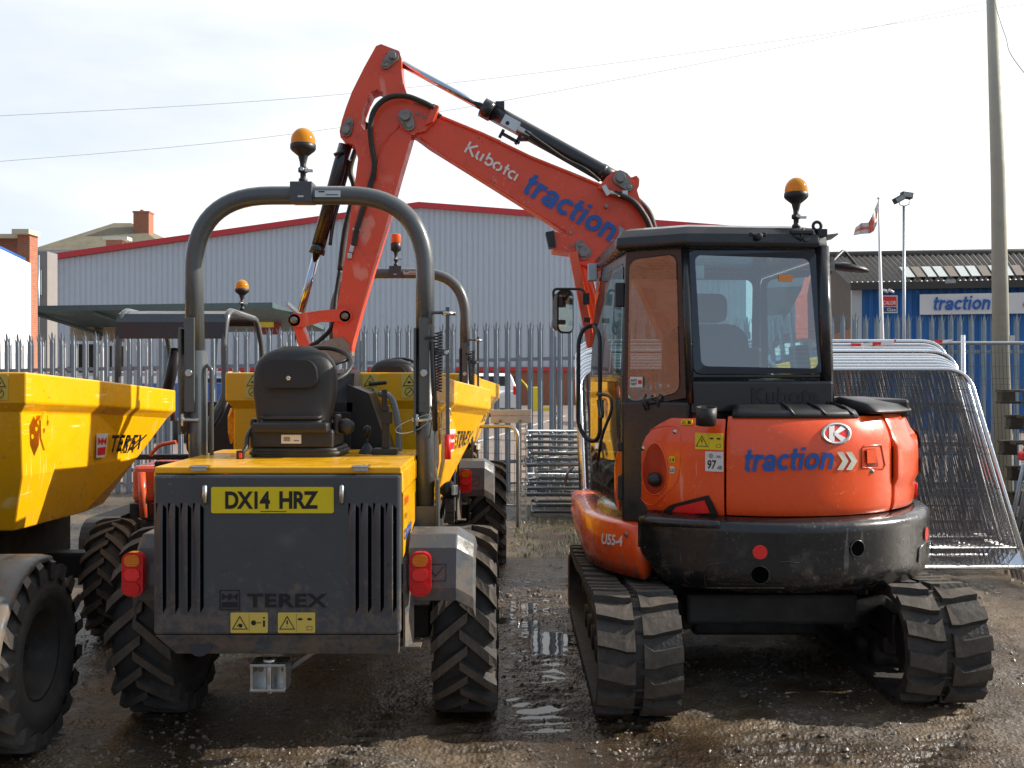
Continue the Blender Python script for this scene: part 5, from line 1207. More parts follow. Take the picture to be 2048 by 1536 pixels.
def npmesh(name, V, Fc, mat, smooth=True):
    me = bpy.data.meshes.new(name); me.from_pydata(V.tolist(), [], Fc.tolist()); me.materials.append(mat)
    me.polygons.foreach_set('use_smooth', [smooth]*len(me.polygons))
    if smooth:
        at = me.attributes.new('wet', 'FLOAT', 'POINT'); at.data.foreach_set('value', wetness(V[:, 0], V[:, 1], V[:, 2]).astype(np.float32))
    o = bpy.data.objects.new(name, me); COL.objects.link(o); return o
# near yard: fine grid in the middle, stitched to coarse skirt reaching the horizon
V1, F1 = grid(-3.2, 3.6, 3.2, 8.6, .022)
o = npmesh('ground', V1, F1, GM); tag(o, None, None, kind='structure')
V2, F2 = grid(-14, 14, -4, 15.2, .12)
cen = V2[F2].mean(1); keep = ~((cen[:, 0] > -3.15) & (cen[:, 0] < 3.55) & (cen[:, 1] > 3.25) & (cen[:, 1] < 8.55))
inside = (V2[:, 0] > -3.3) & (V2[:, 0] < 3.7) & (V2[:, 1] > 3.1) & (V2[:, 1] < 8.7); V2[inside, 2] -= .012
o = npmesh('yard_ground', V2, F2[keep], GM); tag(o, None, None, kind='structure')
b = MB(); b.add([(-400, -300, -.05), (400, -300, -.05), (400, 500, -.05), (-400, 500, -.05)], [(0, 1, 2, 3)]); tag(b.build('outer_ground', GM, recalc=False), None, None, kind='structure')
tar = mk('pink_tarmac', (.24, .185, .155), .85, var=.15, vscale=.6, bump=.2, bscale=30, dirt=(.16, .13, .11), dirt_amt=.3, dirt_scale=1)
b = MB(); b.add([(-60, 15.2, .02), (80, 15.2, .02), (80, 75, .02), (-60, 75, .02)], [(0, 1, 2, 3)]); tag(b.build('car_park_tarmac', tar, recalc=False), None, None, kind='structure')
b = MB()
for x in (2.2, 4.8, -1): b.add([(x, 24, .024), (x+.12, 24, .024), (x+3.2, 40, .024), (x+3.06, 40, .024)], [(0, 1, 2, 3)])
tag(b.build('parking_line', 'white', recalc=False), None, None, kind='structure')
wm = bpy.data.materials.new('puddle_water'); wm.use_nodes = True; wb = wm.node_tree.nodes['Principled BSDF']; wb.inputs['Base Color'].default_value = (.035, .03, .022, 1); wb.inputs['Roughness'].default_value = .03; wb.inputs['IOR'].default_value = 1.33
tcn = nd(wm.node_tree, 'ShaderNodeTexCoord'); nn_ = nd(wm.node_tree, 'ShaderNodeTexNoise'); nn_.inputs['Scale'].default_value = 9; bb_ = nd(wm.node_tree, 'ShaderNodeBump'); bb_.inputs['Strength'].default_value = .06; bb_.inputs['Distance'].default_value = .01
wm.node_tree.links.new(tcn.outputs['Object'], nn_.inputs['Vector']); wm.node_tree.links.new(nn_.outputs['Fac'], bb_.inputs['Height']); wm.node_tree.links.new(bb_.outputs['Normal'], wb.inputs['Normal'])
b = MB(); b.add([(-3.1, 3.3, -.0155), (3.5, 3.3, -.0155), (3.5, 8.5, -.0155), (-3.1, 8.5, -.0155)], [(0, 1, 2, 3)]); tag(b.build('puddle_water', wm, recalc=False), None, None, kind='structure')
# loose stones
def stones(n, x0, x1, y0, y1, s0, s1, seed):
    r = np.random.default_rng(seed); xs = r.uniform(x0, x1, n); ys = y0+(y1-y0)*r.random(n)**1.5; dens = vnoise(xs, ys, .5, 21)+vnoise(xs, ys, .17, 22)*.7
    k = dens > -.08; xs, ys = xs[k], ys[k]; n = len(xs); ss = s0+(s1-s0)*r.random(n)**3; zs = gheight(xs, ys)
    base = np.array([(1, 0, 0), (.5, .87, 0), (-.5, .87, 0), (-1, 0, 0), (-.5, -.87, 0), (.5, -.87, 0), (.45, .3, .62), (-.4, .35, .6), (.05, -.5, .6)])
    fb = np.array([(0, 1, 6), (1, 2, 7), (1, 7, 6), (2, 3, 7), (3, 4, 8), (3, 8, 7), (4, 5, 8), (5, 0, 6), (5, 6, 8), (6, 7, 8)])
    V = []; Fs = []
    an = r.random(n)*6.28; ca, sa = np.cos(an), np.sin(an); sc3 = r.uniform(.6, 1.3, (n, 3))
    B = base[None]*(1+r.uniform(-.25, .25, (n, 9, 3)))*sc3[:, None]*ss[:, None, None]
    X = B[:, :, 0]*ca[:, None]-B[:, :, 1]*sa[:, None]+xs[:, None]; Y = B[:, :, 0]*sa[:, None]+B[:, :, 1]*ca[:, None]+ys[:, None]; Z = B[:, :, 2]+zs[:, None]-ss[:, None]*.12
    V = np.stack([X, Y, Z], 2).reshape(-1, 3); Fs = (fb[None]+np.arange(n)[:, None, None]*9).reshape(-1, 3); return V, Fs
stm = mk('gravel_stone', (.15, .125, .10), .5, var=.6, vscale=25, dirt=(.09, .07, .05), dirt_amt=.4, dirt_scale=8, rvar=.3)
V, Fs = stones(16000, -3.1, 3.5, 4.0, 9.0, .003, .016, 5); tag(npmesh('gravel', V, Fs, stm, False), 'loose wet gravel and mud crumbs scattered over the yard', 'gravel', kind='stuff')
V, Fs = stones(1800, -3.5, 6, 7.5, 14.0, .008, .03, 6); tag(npmesh('rubble', V, Fs, stm, False), 'small stones and clods strewn near the fence', 'rubble', kind='stuff')
# grass tufts
gm = mk('grass_blade', (.075, .11, .025), .6, var=.4, vscale=6)
b = MB(); random.seed(11)
spots = [(random.uniform(.0, 1.0), random.uniform(9.0, 11.6)) for _ in range(130)]+[(random.uniform(-2.6, -1.7), random.uniform(6.6, 7.6)) for _ in range(60)]+[(random.uniform(-3, 5), random.uniform(12.6, 14)) for _ in range(90)]+[(random.uniform(-.55, -.3), random.uniform(6.2, 7)) for _ in range(30)]
for x, y in spots:
    for _ in range(7):
        a = random.uniform(0, 6.28); h = random.uniform(.02, .06); w = .004; px_, py_ = x+random.uniform(-.05, .05), y+random.uniform(-.05, .05); dx, dy = math.cos(a), math.sin(a)
        b.add([(px_-dy*w, py_+dx*w, 0), (px_+dy*w, py_-dx*w, 0), (px_+dx*h*.5, py_+dy*h*.5, h)], [(0, 1, 2)])
tag(b.build('grass', gm, recalc=False), 'thin green grass coming up through the mud', 'grass', kind='stuff')

# ================================================================== PALISADE FENCES
def palisade(x0, x1, y, ztop, zbot, label, spacing=.155, m='palis', rail_z=(.42, 1.86), back=False, dy=0.):
    t = thing('palisade_fence', ((x0+x1)/2, y, 0), 0, label, 'fence', 'galvanised palisade fences')
    nb = int((x1-x0)/2.75)+1
    for k in range(nb):
        a = x0+k*2.75; e = min(a+2.75, x1)
        b = MB(); x = a+spacing/2
        while x < e:
            zt = ztop(x); zb = zbot(x); W2 = .039; jx = random.uniform(-.004, .004); yy = y+dy*(x-x0)
            xs = [-W2, -.022, -.009, .009, .022, W2]; ys = [.0, .0, -.018, -.018, 0, 0]
            tilt = random.uniform(-.012, .012); zt += random.uniform(-.012, .012)
            bot = [Vector((x+jx+u, yy+v, zb)) for u, v in zip(xs, ys)]; mid = [Vector((x+jx+u+tilt, yy+v, zt-.13)) for u, v in zip(xs, ys)]
            b.loft([bot, mid], 0, False, False, False, closed=False)
            # triple spike head, outer points bent out
            X = x+jx+tilt
            b.add([mid[0], mid[1], Vector((X-.045, yy-.022, zt-.045)), Vector((X-.05, yy-.025, zt-.04))], [(0, 1, 2, 3)])
            b.add([mid[5], mid[4], Vector((X+.045, yy-.022, zt-.045)), Vector((X+.05, yy-.025, zt-.04))], [(0, 1, 2, 3)])
            b.add([mid[1], mid[2], mid[3], mid[4], Vector((X+.014, yy-.016, zt-.05)), Vector((X, yy-.02, zt)), Vector((X-.014, yy-.016, zt-.05))], [(0, 1, 2, 3, 4, 5, 6)])
            x += spacing
        b.build('pale_panel', m, t, world=True, solid=.003, soff=0, recalc=False)
        b = MB()
        for rz in rail_z:
            za = ztop(a)-2.4+rz; ze = ztop(e)-2.4+rz; yo = y+dy*(a-x0)+.03; ye = y+dy*(e-x0)+.03
            b.loft([[Vector((a, yo-.004, za-.025)), Vector((a, yo+.0, za-.025)), Vector((a, yo+.0, za+.025)), Vector((a, yo-.004, za+.025))], [Vector((e, ye-.004, ze-.025)), Vector((e, ye, ze-.025)), Vector((e, ye, ze+.025)), Vector((e, ye-.004, ze+.025))]])
            b.loft([[Vector((a, yo, za+.020)), Vector((a, yo+.045, za+.020)), Vector((a, yo+.045, za+.025)), Vector((a, yo, za+.025))], [Vector((e, ye, ze+.020)), Vector((e, ye+.045, ze+.020)), Vector((e, ye+.045, ze+.025)), Vector((e, ye, ze+.025))]])
        b.build('rail', m, t, world=True, recalc=False)
        b = MB(); b.box((a, y+dy*(a-x0)+.1, ztop(a)/2-.1), (.05, .1, ztop(a)-.25)); b.build('post', m, t, world=True)
    return t
ztop = lambda x: 2.24+.28*max(0, min(1, (x+7.2)/12)); zb_ = lambda x: .0
palisade(-10.4, 14.1, 14.1, lambda x: ztop(x), zb_, 'grey steel palisade fence right across the back of the yard')
palisade(-9, -2.9, 15.1, lambda x: 2.2, zb_, 'second paler palisade fence behind the first at the left side', spacing=.166, m=mk('pale_galvanised', (.62, .62, .6), .5, metal=.1, var=.1))

# ================================================================== MESH FENCE PANELS (leaning stack)
import itertools
names_p = ['frontmost', 'second', 'third', 'fourth', 'fifth', 'sixth', 'seventh', 'eighth', 'ninth', 'tenth', 'backmost']
def heras(bx0, bx1, y0, y1, z1, label, mf='shiny', wires=True, nleg=True, z0=.16):
    """panel leaning from (y0, z0) to (y1, z1)"""
    t = thing('mesh_fence_panel', ((bx0+bx1)/2, y0, 0), 0, label, 'fence panel', 'site fence panels leaning in a stack')
    dn = Vector((0, y1-y0, z1-z0)); H = dn.length; v = dn.normalized(); u = Vector((1, 0, 0)); Wd = bx1-bx0
    O = Vector((bx0, y0, z0)); f = lambda a, c: O+u*a+v*c
    pts = [f(*p) for p in [(0, 0)]]
    loop = [(0, -.13), (0, H), (Wd, H), (Wd, -.13)]
    path = bend([f(*p) for p in loop], .21, 8)
    b = MB(); b.tube(path, .019, 10); b.tube([f(0, 0), f(Wd, 0)], .019, 10); b.tube([f(0, .16), f(Wd, .16)], .012, 6)
    b.build('frame', mf, t, world=True)
    if wires:
        b = MB(); k = 0; x = .05
        nrm = v.cross(u)*.003
        while x < Wd-.04:
            top = H-.02 if .25 < x < Wd-.25 else H-.09
            b.tube([f(x, .02)+nrm, f(x, top)+nrm], 0.0026, 3, cap=False, sm=False); x += .038
        for c in [.2, .26, .62, .68, 1.0, 1.06, 1.4, 1.46, H-.24, H-.1]:
            b.tube([f(.02, c), f(Wd-.02, c)], .0022, 3, cap=False, sm=False)
        b.build('mesh_infill', 'wire', t, world=True, recalc=False)
    b = MB(); b.prism([f(0, 0), f(.16, 0), f(0, .16)], [p+v.cross(u)*.004 for p in (f(0, 0), f(.16, 0), f(0, .16))]); b.build('gusset', mf, t, world=True)
    b = MB(); b.prism([f(Wd, 0), f(Wd-.16, 0), f(Wd, .16)], [p+v.cross(u)*.004 for p in (f(Wd, 0), f(Wd-.16, 0), f(Wd, .16))]); b.build('gusset', mf, t, world=True)
    return t
for i in range(11):
    sh = i*.065+(0.12 if i > 5 else 0); jz = random.uniform(-.012, .012); dx = random.uniform(-.03, .03)+(.12 if i > 5 else 0)
    heras(.58+dx*.25, 3.96+dx, 7.75+sh, 8.76+sh*.95, 1.70+.026*i+jz, 'shiny mesh fence panel, %s of the stack leaning beside the large digger' % (names_p[i] if i in (0, 10) else names_p[i]+' from the front'))
# a further panel beyond on the right with top rail
heras(4.15, 7.6, 10.2, 10.35, 1.98, 'upright steel fence panel at the right edge behind the leaning stack', 'galv')
b = MB()
t = tag(MB().tube(bend([(4.52, 10.0, .1), (4.52, 10.02, 2.05)], .01), .021, 10).build('steel_post', 'shiny'), 'short bright steel tube standing up behind the leaning fence panels', 'post')
for i, x in enumerate((4.5, 4.62, 4.74, 4.86)):
    tag(MB().tube([(x+.1, 9.3+.1*i, .05), (x+.75, 9.9+.1*i, 1.62+.03*i)], .024, 8).build('steel_tube', 'galv'), 'slanting grey steel tube by the pallets, %s from the left' % ['first', 'second', 'third', 'fourth'][i], 'tube', 'slanting steel tubes')
# red and white tape on the panel tops
def tape(pts, label):
    b = MB()
    for i in range(len(pts)-1):
        a, c = pts[i], pts[i+1]; b.add([a-Vector((0, 0, .016)), c-Vector((0, 0, .012)), c+Vector((0, 0, .016)), a+Vector((0, .02, .013))], [(0, 1, 2, 3)], i % 2)
    tag(b.build('barrier_tape', ['red', 'white'], solid=.002), label, 'tape', 'barrier tape on the fence panels')
tape([P(x, y, 9.35) for x, y in ((1703, 689), (1722, 690), (1745, 688), (1762, 687), (1788, 684), (1792, 682))], 'red and white tape lying along the panel tops beside the black cab')
tape([P(x, y, 9.5) for x, y in ((1870, 682), (1885, 683), (1905, 682))], 'short scrap of red tape on the fence panels near their rounded corners')
# cable tie / glove on the left tube end
tag(MB().tube(smoothpath([P(1146, 935, 8.45), P(1136, 945, 8.4), P(1131, 962, 8.4), P(1133, 972, 8.4)]), [.012]*18+[.006], 8).build('hook', 'pin'), 'dull bent metal hook on the left end of the shiny fence panels', 'hook')

# ================================================================== BARRIERS
ordn = ['bottom', 'second', 'third', 'fourth', 'fifth', 'sixth', 'seventh', 'eighth', 'ninth', 'tenth', 'eleventh', 'twelfth', 'thirteenth', 'top']
for i in range(14):
    x0 = P(1055+random.uniform(-8, 18), 0, 11.9).x; z = .05+i*.068+random.uniform(-.006, .006); y0 = 11.7+random.uniform(-.05, .05); ti = random.uniform(-.03, .03)
    t = thing('crowd_barrier', (x0+1, y0, 0), 0, 'grey steel barrier lying flat by the fence, %s%s of its pile' % (ordn[i], '' if i in (0, 13) else ' from the bottom'), 'barrier', 'steel barriers piled flat by the fence')
    b = MB(); b.tube([Vector((x0, y0, z)), Vector((x0, y0+1.0, z)), Vector((x0+2.1, y0+1.0, z+ti)), Vector((x0+2.1, y0, z+ti))], .0215, 8, closed=True); b.cyl((x0-.012, y0, z), (x0+.02, y0, z), .0215); 
    b.build('frame', 'galv', t, world=True)
    b = MB()
    for k in range(12): b.tube([(x0+.15+k*.16, y0, z), (x0+.15+k*.16, y0+1, z)], .007, 5, cap=False)
    b.build('bar', 'galv', t, world=True)
t = thing('crowd_barrier', (.0, 10.8, 0), 0, 'upright rounded steel barrier with white boards bolted on top, by the fence', 'barrier')
DBA = 10.7; b = MB(); x0, x1 = P(900, 0, DBA).x, P(1036, 0, DBA).x
b.tube(bend([Vector((x0, DBA+.4, 0.05)), Vector((x0, DBA+.4, 1.08)), Vector((x1, DBA, 1.10)), Vector((x1, DBA, .02))], .14, 8), .02, 10); b.tube([(x0, DBA+.4, .25), (x1, DBA, .25)], .012, 6); b.build('frame', 'galv', t, world=True)
b = MB()
for k in range(10):
    x = x0+(x1-x0)*(k+.5)/10; y = DBA+.4-(.4)*(k+.5)/10; b.tube([(x, y, .25), (x, y, 1.08)], .003, 4)
for z in (.4, .6, .8, .95): b.tube([(x0, DBA+.4, z), (x1, DBA, z)], .003, 4)
b.build('mesh_infill', 'wire', t, world=True)
t2 = thing('striped_board', (.1, 10.9, 0), 0, 'pair of pale weathered boards bolted above the rounded barrier', 'board')
for z0, z1 in ((1.13, 1.205), (1.21, 1.275)):
    b = MB(); b.box((P(1022, 0, 10.8).x, 10.8, (z0+z1)/2), (.44, .02, z1-z0)); bo_ = b.build('board', mk('pale_board', (.5, .52, .55), .5, dirt=(.3, .3, .3)), t2, world=True, bevel=.004)
b = MB()
for x in (1000, 1040): b.cyl(P(x, 842, 10.79), P(x, 842, 10.77), .016, seg=10)
b.build('bolt', 'pin', t2, world=True)
# open lattice crate side behind
t = thing('mesh_cage', (.3, 11.3, 0), 0, 'narrow white wire cage between the rounded barrier and the flat pile', 'cage')
b = MB(); xa, xb_ = P(1040, 0, 11.3).x, P(1052, 0, 11.3).x
for z in [i*.085+.05 for i in range(13)]: b.box(((xa+xb_)/2, 11.3, z), (xb_-xa, .02, .03))
b.build('slat', 'white', t, world=True)
b = MB()
for x in (xa, xb_): b.box((x, 11.3, .55), (.012, .02, 1.1))
b.build('upright', 'white', t, world=True)
# pallets at the right edge
wood = mk('pallet_wood', (.10, .08, .06), .85, var=.3, vscale=6, dirt=(.05, .042, .035), dirt_amt=.4)
pn = ['bottom', 'second from the bottom', 'third from the bottom', 'fourth from the bottom', 'fifth from the bottom', 'top']
for i in range(6):
    z = .1+i*.255; x = 4.93+random.uniform(-.05, .06)-.01*i; t = thing('pallet', (x+.6, 9.4, z), 0, 'weathered wooden pallet at the right edge, %s of its stack' % pn[i], 'pallet', 'stacked wooden pallets')
    for k in range(5): MB().box((x+.6, 9.0+k*.25, z+.12), (1.2, .12, .022)).build('deck_board', wood, t, world=True)
    for k in range(3):
        for yy in (9.0, 9.5, 10.0): MB().box((x+.08+k*.52, yy, z+.06), (.13, .1, .09)).build('block', wood, t, world=True)
    for k in range(3): MB().box((x+.6, 9.0+k*.5, z), (1.2, .1, .022)).build('base_board', wood, t, world=True)
tag(MB().box(P(2052, 912, 8.7), (.10, .12, .08)).box(P(2052, 905, 8.7), (.05, .06, .1)).build('road_cone_base', 'red', bevel=.02), 'orange plastic lump poking out of the pallets at the right edge', 'plastic scrap')

# ================================================================== BUILDINGS
def cladwall(mb, a, b_, zb, ztf, pitch=.3, depth=.045, mi=0, n=None):
    """ribbed wall from a to b_ (2D), top height function of t"""
    a = Vector((a[0], a[1])); b_ = Vector((b_[0], b_[1])); L_ = (b_-a).length; d = (b_-a)/L_; nn = Vector((d.y, -d.x)); k = int(L_/pitch); pr = []
    for i in range(k):
        s = i*pitch
        for ds, o in ((0, 0), (pitch*.58, 0), (pitch*.68, depth), (pitch*.90, depth)): pr.append((s+ds, o))
    pr.append((L_, 0)); lo = []; hi = []
    for s, o in pr:
        p = a+d*s-nn*o; lo.append(Vector((p.x, p.y, zb))); hi.append(Vector((p.x, p.y, ztf(s/L_))))
    mb.loft([lo, hi], mi, False, False, False, closed=False)
DW = 55.
wh = thing('warehouse', (0, DW, 0), 0, 'large pale grey ribbed warehouse with red roof edge behind the fence', 'warehouse')
XL, XR_, XM = P(108, 0, DW).x, P(1492, 0, DW).x, P(838, 0, DW).x; ZL, ZM, ZR = P(0, 520, DW).z, P(0, 416, DW).z, P(0, 466, DW).z
def wtop(t):
    x = XL+(XR_-XL)*t; return ZL+(ZM-ZL)*(x-XL)/(XM-XL) if x < XM else ZM+(ZR-ZM)*(x-XM)/(XR_-XM)
b = MB(); cladwall(b, (XL, DW), (XM, DW), 1.9, lambda t: ZL+(ZM-ZL)*t); cladwall(b, (XM, DW), (XR_, DW), 1.9, lambda t: ZM+(ZR-ZM)*t); cladwall(b, (XR_, DW), (XR_, DW+30), 1.9, lambda t: ZR); cladwall(b, (XL, DW+30), (XL, DW), 1.9, lambda t: ZL)
b.build('wall', 'wall', wh, world=True, recalc=False)
b = MB(); b.box(((XL+XR_)/2, DW+.1, .95), (XR_-XL, .2, 1.9)); b.build('plinth', 'brick', wh, world=True)
b = MB(); b.box(((XL+XR_)/2, DW-.07, 1.98), (XR_-XL, .1, .22)); b.build('red_band', 'trimred', wh, world=True)
b = MB(); q = [(XL-.5, ZL-.05), (XM, ZM), (XR_+.2, ZR)]; b.prism([Vector((x, DW-.25, z)) for x, z in q]+[Vector((x, DW-.25, z+.30)) for x, z in q[::-1]], [Vector((x, DW-.05, z)) for x, z in q]+[Vector((x, DW-.05, z+.30)) for x, z in q[::-1]])
b.box((XL-.32, DW-.1, ZL/2), (.62, .25, ZL)); b.build('trim', 'trimred', wh, world=True)
b = MB(); b.add([(XL-.4, DW, ZL+.2), (XM, DW, ZM+.25), (XM, DW+30, ZM+.25), (XL-.4, DW+30, ZL+.2), (XR_, DW, ZR+.25), (XR_, DW+30, ZR+.25)], [(0, 1, 2, 3), (1, 4, 5, 2)]); b.build('roof', 'wall', wh, world=True, recalc=False, solid=.1)
# loading shelter
D = 33.; teal = mk('teal_shelter', (.07, .115, .12), .6, var=.15)
sh = thing('loading_shelter', (P(300, 0, D).x, D, 0), 0, 'long thin dark teal canopy on posts before the warehouse, left side', 'canopy')
def shq(px, y, z): return Vector((P(px, 0, y).x, y, z))
zt0 = P(0, 612, D).z; b = MB(); xa, xb_ = P(42, 0, D).x, P(545, 0, D).x
b.prism([Vector((xa, D, zt0)), Vector((xb_, D, zt0+.12)), Vector((xb_, D, zt0-.05)), Vector((xa, D, zt0-.18))], [Vector((xa+.4, D+5, zt0-.55)), Vector((xb_+.9, D+5, zt0-.50)), Vector((xb_+.9, D+5, zt0-.62)), Vector((xa+.4, D+5, zt0-.68))]); b.build('roof', teal, sh, world=True)
for x in (P(200, 0, D).x, P(350, 0, D).x, xb_-.2): MB().tube([(x, D+4.6, 0), (x, D+4.6, zt0-.6)], .07, 8).build('post', 'galv', sh, world=True); 
for x in (P(60, 0, D).x, P(185, 0, D).x): MB().tube([(x, D+.1, zt0-.22), (x+1., D+4, zt0-.85)], .07, 4).build('brace', teal, sh, world=True)
MB().box((xb_+.45, D+2.5, zt0-.2), (.12, 5, .12), R=Matrix.Rotation(-.12, 3, 'X')).build('gutter', 'galv', sh, world=True)
crm = mk('crate_tan', (.38, .3, .2), .8)
for i, (x0, x1, y0, y1, lb) in enumerate(((150, 196, 652, 672, 'left tan crate under the teal canopy'), (216, 240, 656, 674, 'right tan crate under the teal canopy'))):
    c = P((x0+x1)/2, (y0+y1)/2, 37); t = thing('crate', (c.x, 37, 0), 0, lb, 'crate', 'crates under the canopy'); MB().box((c.x, 37, c.z/1), ((x1-x0)/F*37, .8, .7)).build('box', crm, t, world=True); MB().box((c.x, 37, c.z/2-.2), ((x1-x0)/F*37, .8, c.z-.6)).build('stand', 'under', t, world=True)
c = P(536, 655, 36); t = tag(MB().box(c, (.9, .3, .5)).box(c+Vector((0, -.17, .1)), (.5, .02, .2), 1).build('hazard_sign', [mk('maroon', (.25, .03, .03), .6), 'sticker2']), 'small dark red and yellow notice beyond the canopy post', 'sign')
# left white building, brick pier
wl = thing('white_unit', (-14, 26, 0), 0, 'white unit with blue verge cut off by the left edge', 'building')
D = 26.; b = MB(); q = [P(-160, 430, 21), P(46, 527, D), Vector((P(46, 0, D).x, D, 2.2)), Vector((P(-160, 0, 21).x, 21, 2.2))]; b.add(q, [(0, 1, 2, 3)]); b.build('upper_wall', mk('white_render', (.82, .84, .85), .6, var=.03), wl, world=True, solid=.2, soff=1)
q = [Vector((P(-160, 0, 21).x, 20.99, 2.6)), Vector((P(46, 0, D).x, D-.01, 2.6)), Vector((P(46, 0, D).x, D-.01, 0)), Vector((P(-160, 0, 21).x, 20.99, 0))]; b = MB(); b.add(q, [(0, 1, 2, 3)]); b.build('lower_wall', 'wall', wl, world=True, solid=.2, soff=1)
b = MB(); b.tube([P(-160, 425, 20.9), P(46, 522, D-.1)], .1, 4); b.build('verge', 'blue', wl, world=True)
bp_ = thing('brick_building', (P(30, 0, 30).x, 30, 0), 0, 'red brick building with cream coping rising behind the white unit', 'building'); b = MB()
c1, c2 = P(-100, 478, 30), P(45, 478, 30); b.box(((c1.x+c2.x)/2, 30.3, c1.z/2), (c2.x-c1.x, .6, c1.z)); c3 = P(52, 470, 29.6); b.box((c3.x, 29.7, c3.z/2), (.36, .5, c3.z)); b.build('wall', 'brick', bp_, world=True)
b = MB(); b.box(((c1.x+c2.x)/2, 30.2, c1.z+.06), (c2.x-c1.x, .9, .12)); b.box((c3.x, 29.6, c3.z+.06), (.5, .7, .14)); b.build('coping', mk('cream_stone', (.62, .56, .4), .8), bp_, world=True)
# hipped house
D = 72.; hs = thing('hip_roof_house', (P(190, 0, D).x, D, 0), 0, 'old house with brown hipped slate roof and brick chimney above the warehouse', 'house')
slate = mk('brown_slate', (.20, .175, .12), .85, var=.35, vscale=.8, dirt=(.12, .1, .07), dirt_amt=.4, dirt_scale=1.5)
e0, e1, r0, r1 = P(58, 500, D), P(345, 500, D), P(228, 446, D+4), P(262, 446, D+4); b = MB()
b.add([e0, e1, e1+Vector((1, 9, 0)), e0+Vector((0, 9, 0)), r0, r1], [(0, 1, 5, 4), (1, 2, 5), (2, 3, 4, 5), (3, 0, 4)]); b.build('roof', slate, hs, world=True)
b = MB(); b.box(((e0.x+e1.x)/2, D+4.5, e0.z/2-.2), (e1.x-e0.x-.8, 8, e0.z-.4)); b.build('wall', mk('beige_render', (.42, .38, .32), .8), hs, world=True)
b = MB(); b.box(((e0.x+e1.x)/2, D-.0, e0.z-.15), (e1.x-e0.x, .2, .25)); b.build('gutter', mk('pale_gutter', (.5, .52, .5), .5), hs, world=True)
c = P(287, 445, D+3); b = MB(); b.box(c+Vector((0, 0, -.3)), (1.15, 1.0, 2.0)); b.box(c+Vector((0, 0, .72)), (1.25, 1.1, .12)); b.cyl(c+Vector((-.1, 0, .75)), c+Vector((-.1, 0, .95)), .14); b.build('chimney', 'brick', hs, world=True)
c = P(232, 487, 62); t = thing('brick_parapet', (c.x, 62, 0), 0, 'small brick parapet with pale capstone above the sloping red trim', 'parapet'); MB().box(c+Vector((0, 0, -1.5)), (1.0, .6, 3.4)).build('pier', 'brick', t, world=True); MB().box(c+Vector((.1, 0, .28)), (1.5, .8, .2)).build('capstone', mk('capstone', (.66, .6, .46), .8), t, world=True)
t = thing('glazed_annex', (P(70, 0, 45).x, 45, 0), 0, 'narrow beige annex with grey window strips between brick pier and warehouse', 'building')
c0, c1 = P(62, 500, 44), P(84, 500, 44); MB().box(((c0.x+c1.x)/2, 45, c0.z/2), (c1.x-c0.x, 1, c0.z)).build('wall', mk('annex_beige', (.26, .24, .23), .7), t, world=True)
for (xa_, xb__, ya, yb) in ((63, 76, 518, 650), (79, 82, 540, 590)):
    a_, d_ = P(xa_, ya, 44.4), P(xb__, yb, 44.4); MB().box(((a_.x+d_.x)/2, 44.42, (a_.z+d_.z)/2), (d_.x-a_.x, .1, a_.z-d_.z)).build('window', mk('annex_glass', (.2, .25, .27), .15), t, world=True)
MB().tube([P(77, 510, 44.2), P(77, 690, 44.2)], .06, 6).build('downpipe', 'galv', t, world=True)
# blue building on the right
D = 30.; bb = thing('blue_unit', (P(1900, 0, D).x, D, 0), 0, 'blue clad unit with ribbed brown roof and white lettered sign, right side', 'building')
F0 = Vector((P(1722, 0, D).x, D)); F1_ = Vector((P(2300, 0, D-1.5).x, D-1.5)); B0 = Vector((P(1648, 0, 40.).x, 40.)); ze = P(0, 566, D).z; zr = P(0, 513, 36.5).z; R0 = Vector((P(1655, 0, 36.5).x, 36.5)); R1 = Vector((F1_.x+4, 35))
blm = mk('blue_cladding', (.014, .135, .40), .45, var=.08, vscale=1); brn = mk('brown_cladding', (.17, .14, .115), .8, var=.2, vscale=1.5)
b = MB(); cladwall(b, F0, F1_, 0, lambda t: ze, .22, .03); b.build('front_wall', blm, bb, world=True, recalc=False)
b = MB(); b.box((F0.x-.16, D-.05, ze/2), (.30, .1, ze), 0); b.build('corner_panel', mk('pale_corner', (.5, .53, .53), .6), bb, world=True)
b = MB(); mid = 3.05
def gab(p, z): return Vector((p.x, p.y, z))
W0 = F0+Vector((-.3, 0)); b.add([gab(W0, 0), gab(R0, 0), gab(R0, mid), gab(W0, mid)], [(0, 1, 2, 3)]); b.build('brick_wall', 'brick', bb, world=True, recalc=False)
b = MB(); cladwall(b, R0, W0, mid, lambda t: zr+(ze-zr)*t, .25, .03); b.build('gable_wall', brn, bb, world=True, recalc=False)
rfm = mk('corrugated_roof', (.12, .105, .09), .8, var=.3, vscale=1.5, dirt=(.2, .19, .16), dirt_amt=.3)
b = MB(); n = 110; lo = []; hi = []
A0, A1 = W0+Vector((-.15, -.3)), F1_+Vector((0, -.3))
for i in range(n+1):
    t_ = i/n; o = .045 if i % 2 else -.045; p = A0+(A1-A0)*t_; q = R0+Vector((-.2, 0))+(R1-R0)*t_; lo.append(Vector((p.x, p.y, ze-.02+o))); hi.append(Vector((q.x, q.y, zr+o)))
b.loft([lo, hi], 0, False, False, False, closed=False); rfo = b.build('roof', rfm, bb, world=True, recalc=False)
b = MB(); b.tube([Vector((R0.x-.2, R0.y, zr+.05)), Vector((R1.x, R1.y, zr+.05))], .12, 6); b.build('ridge', rfm, rfo, world=True)
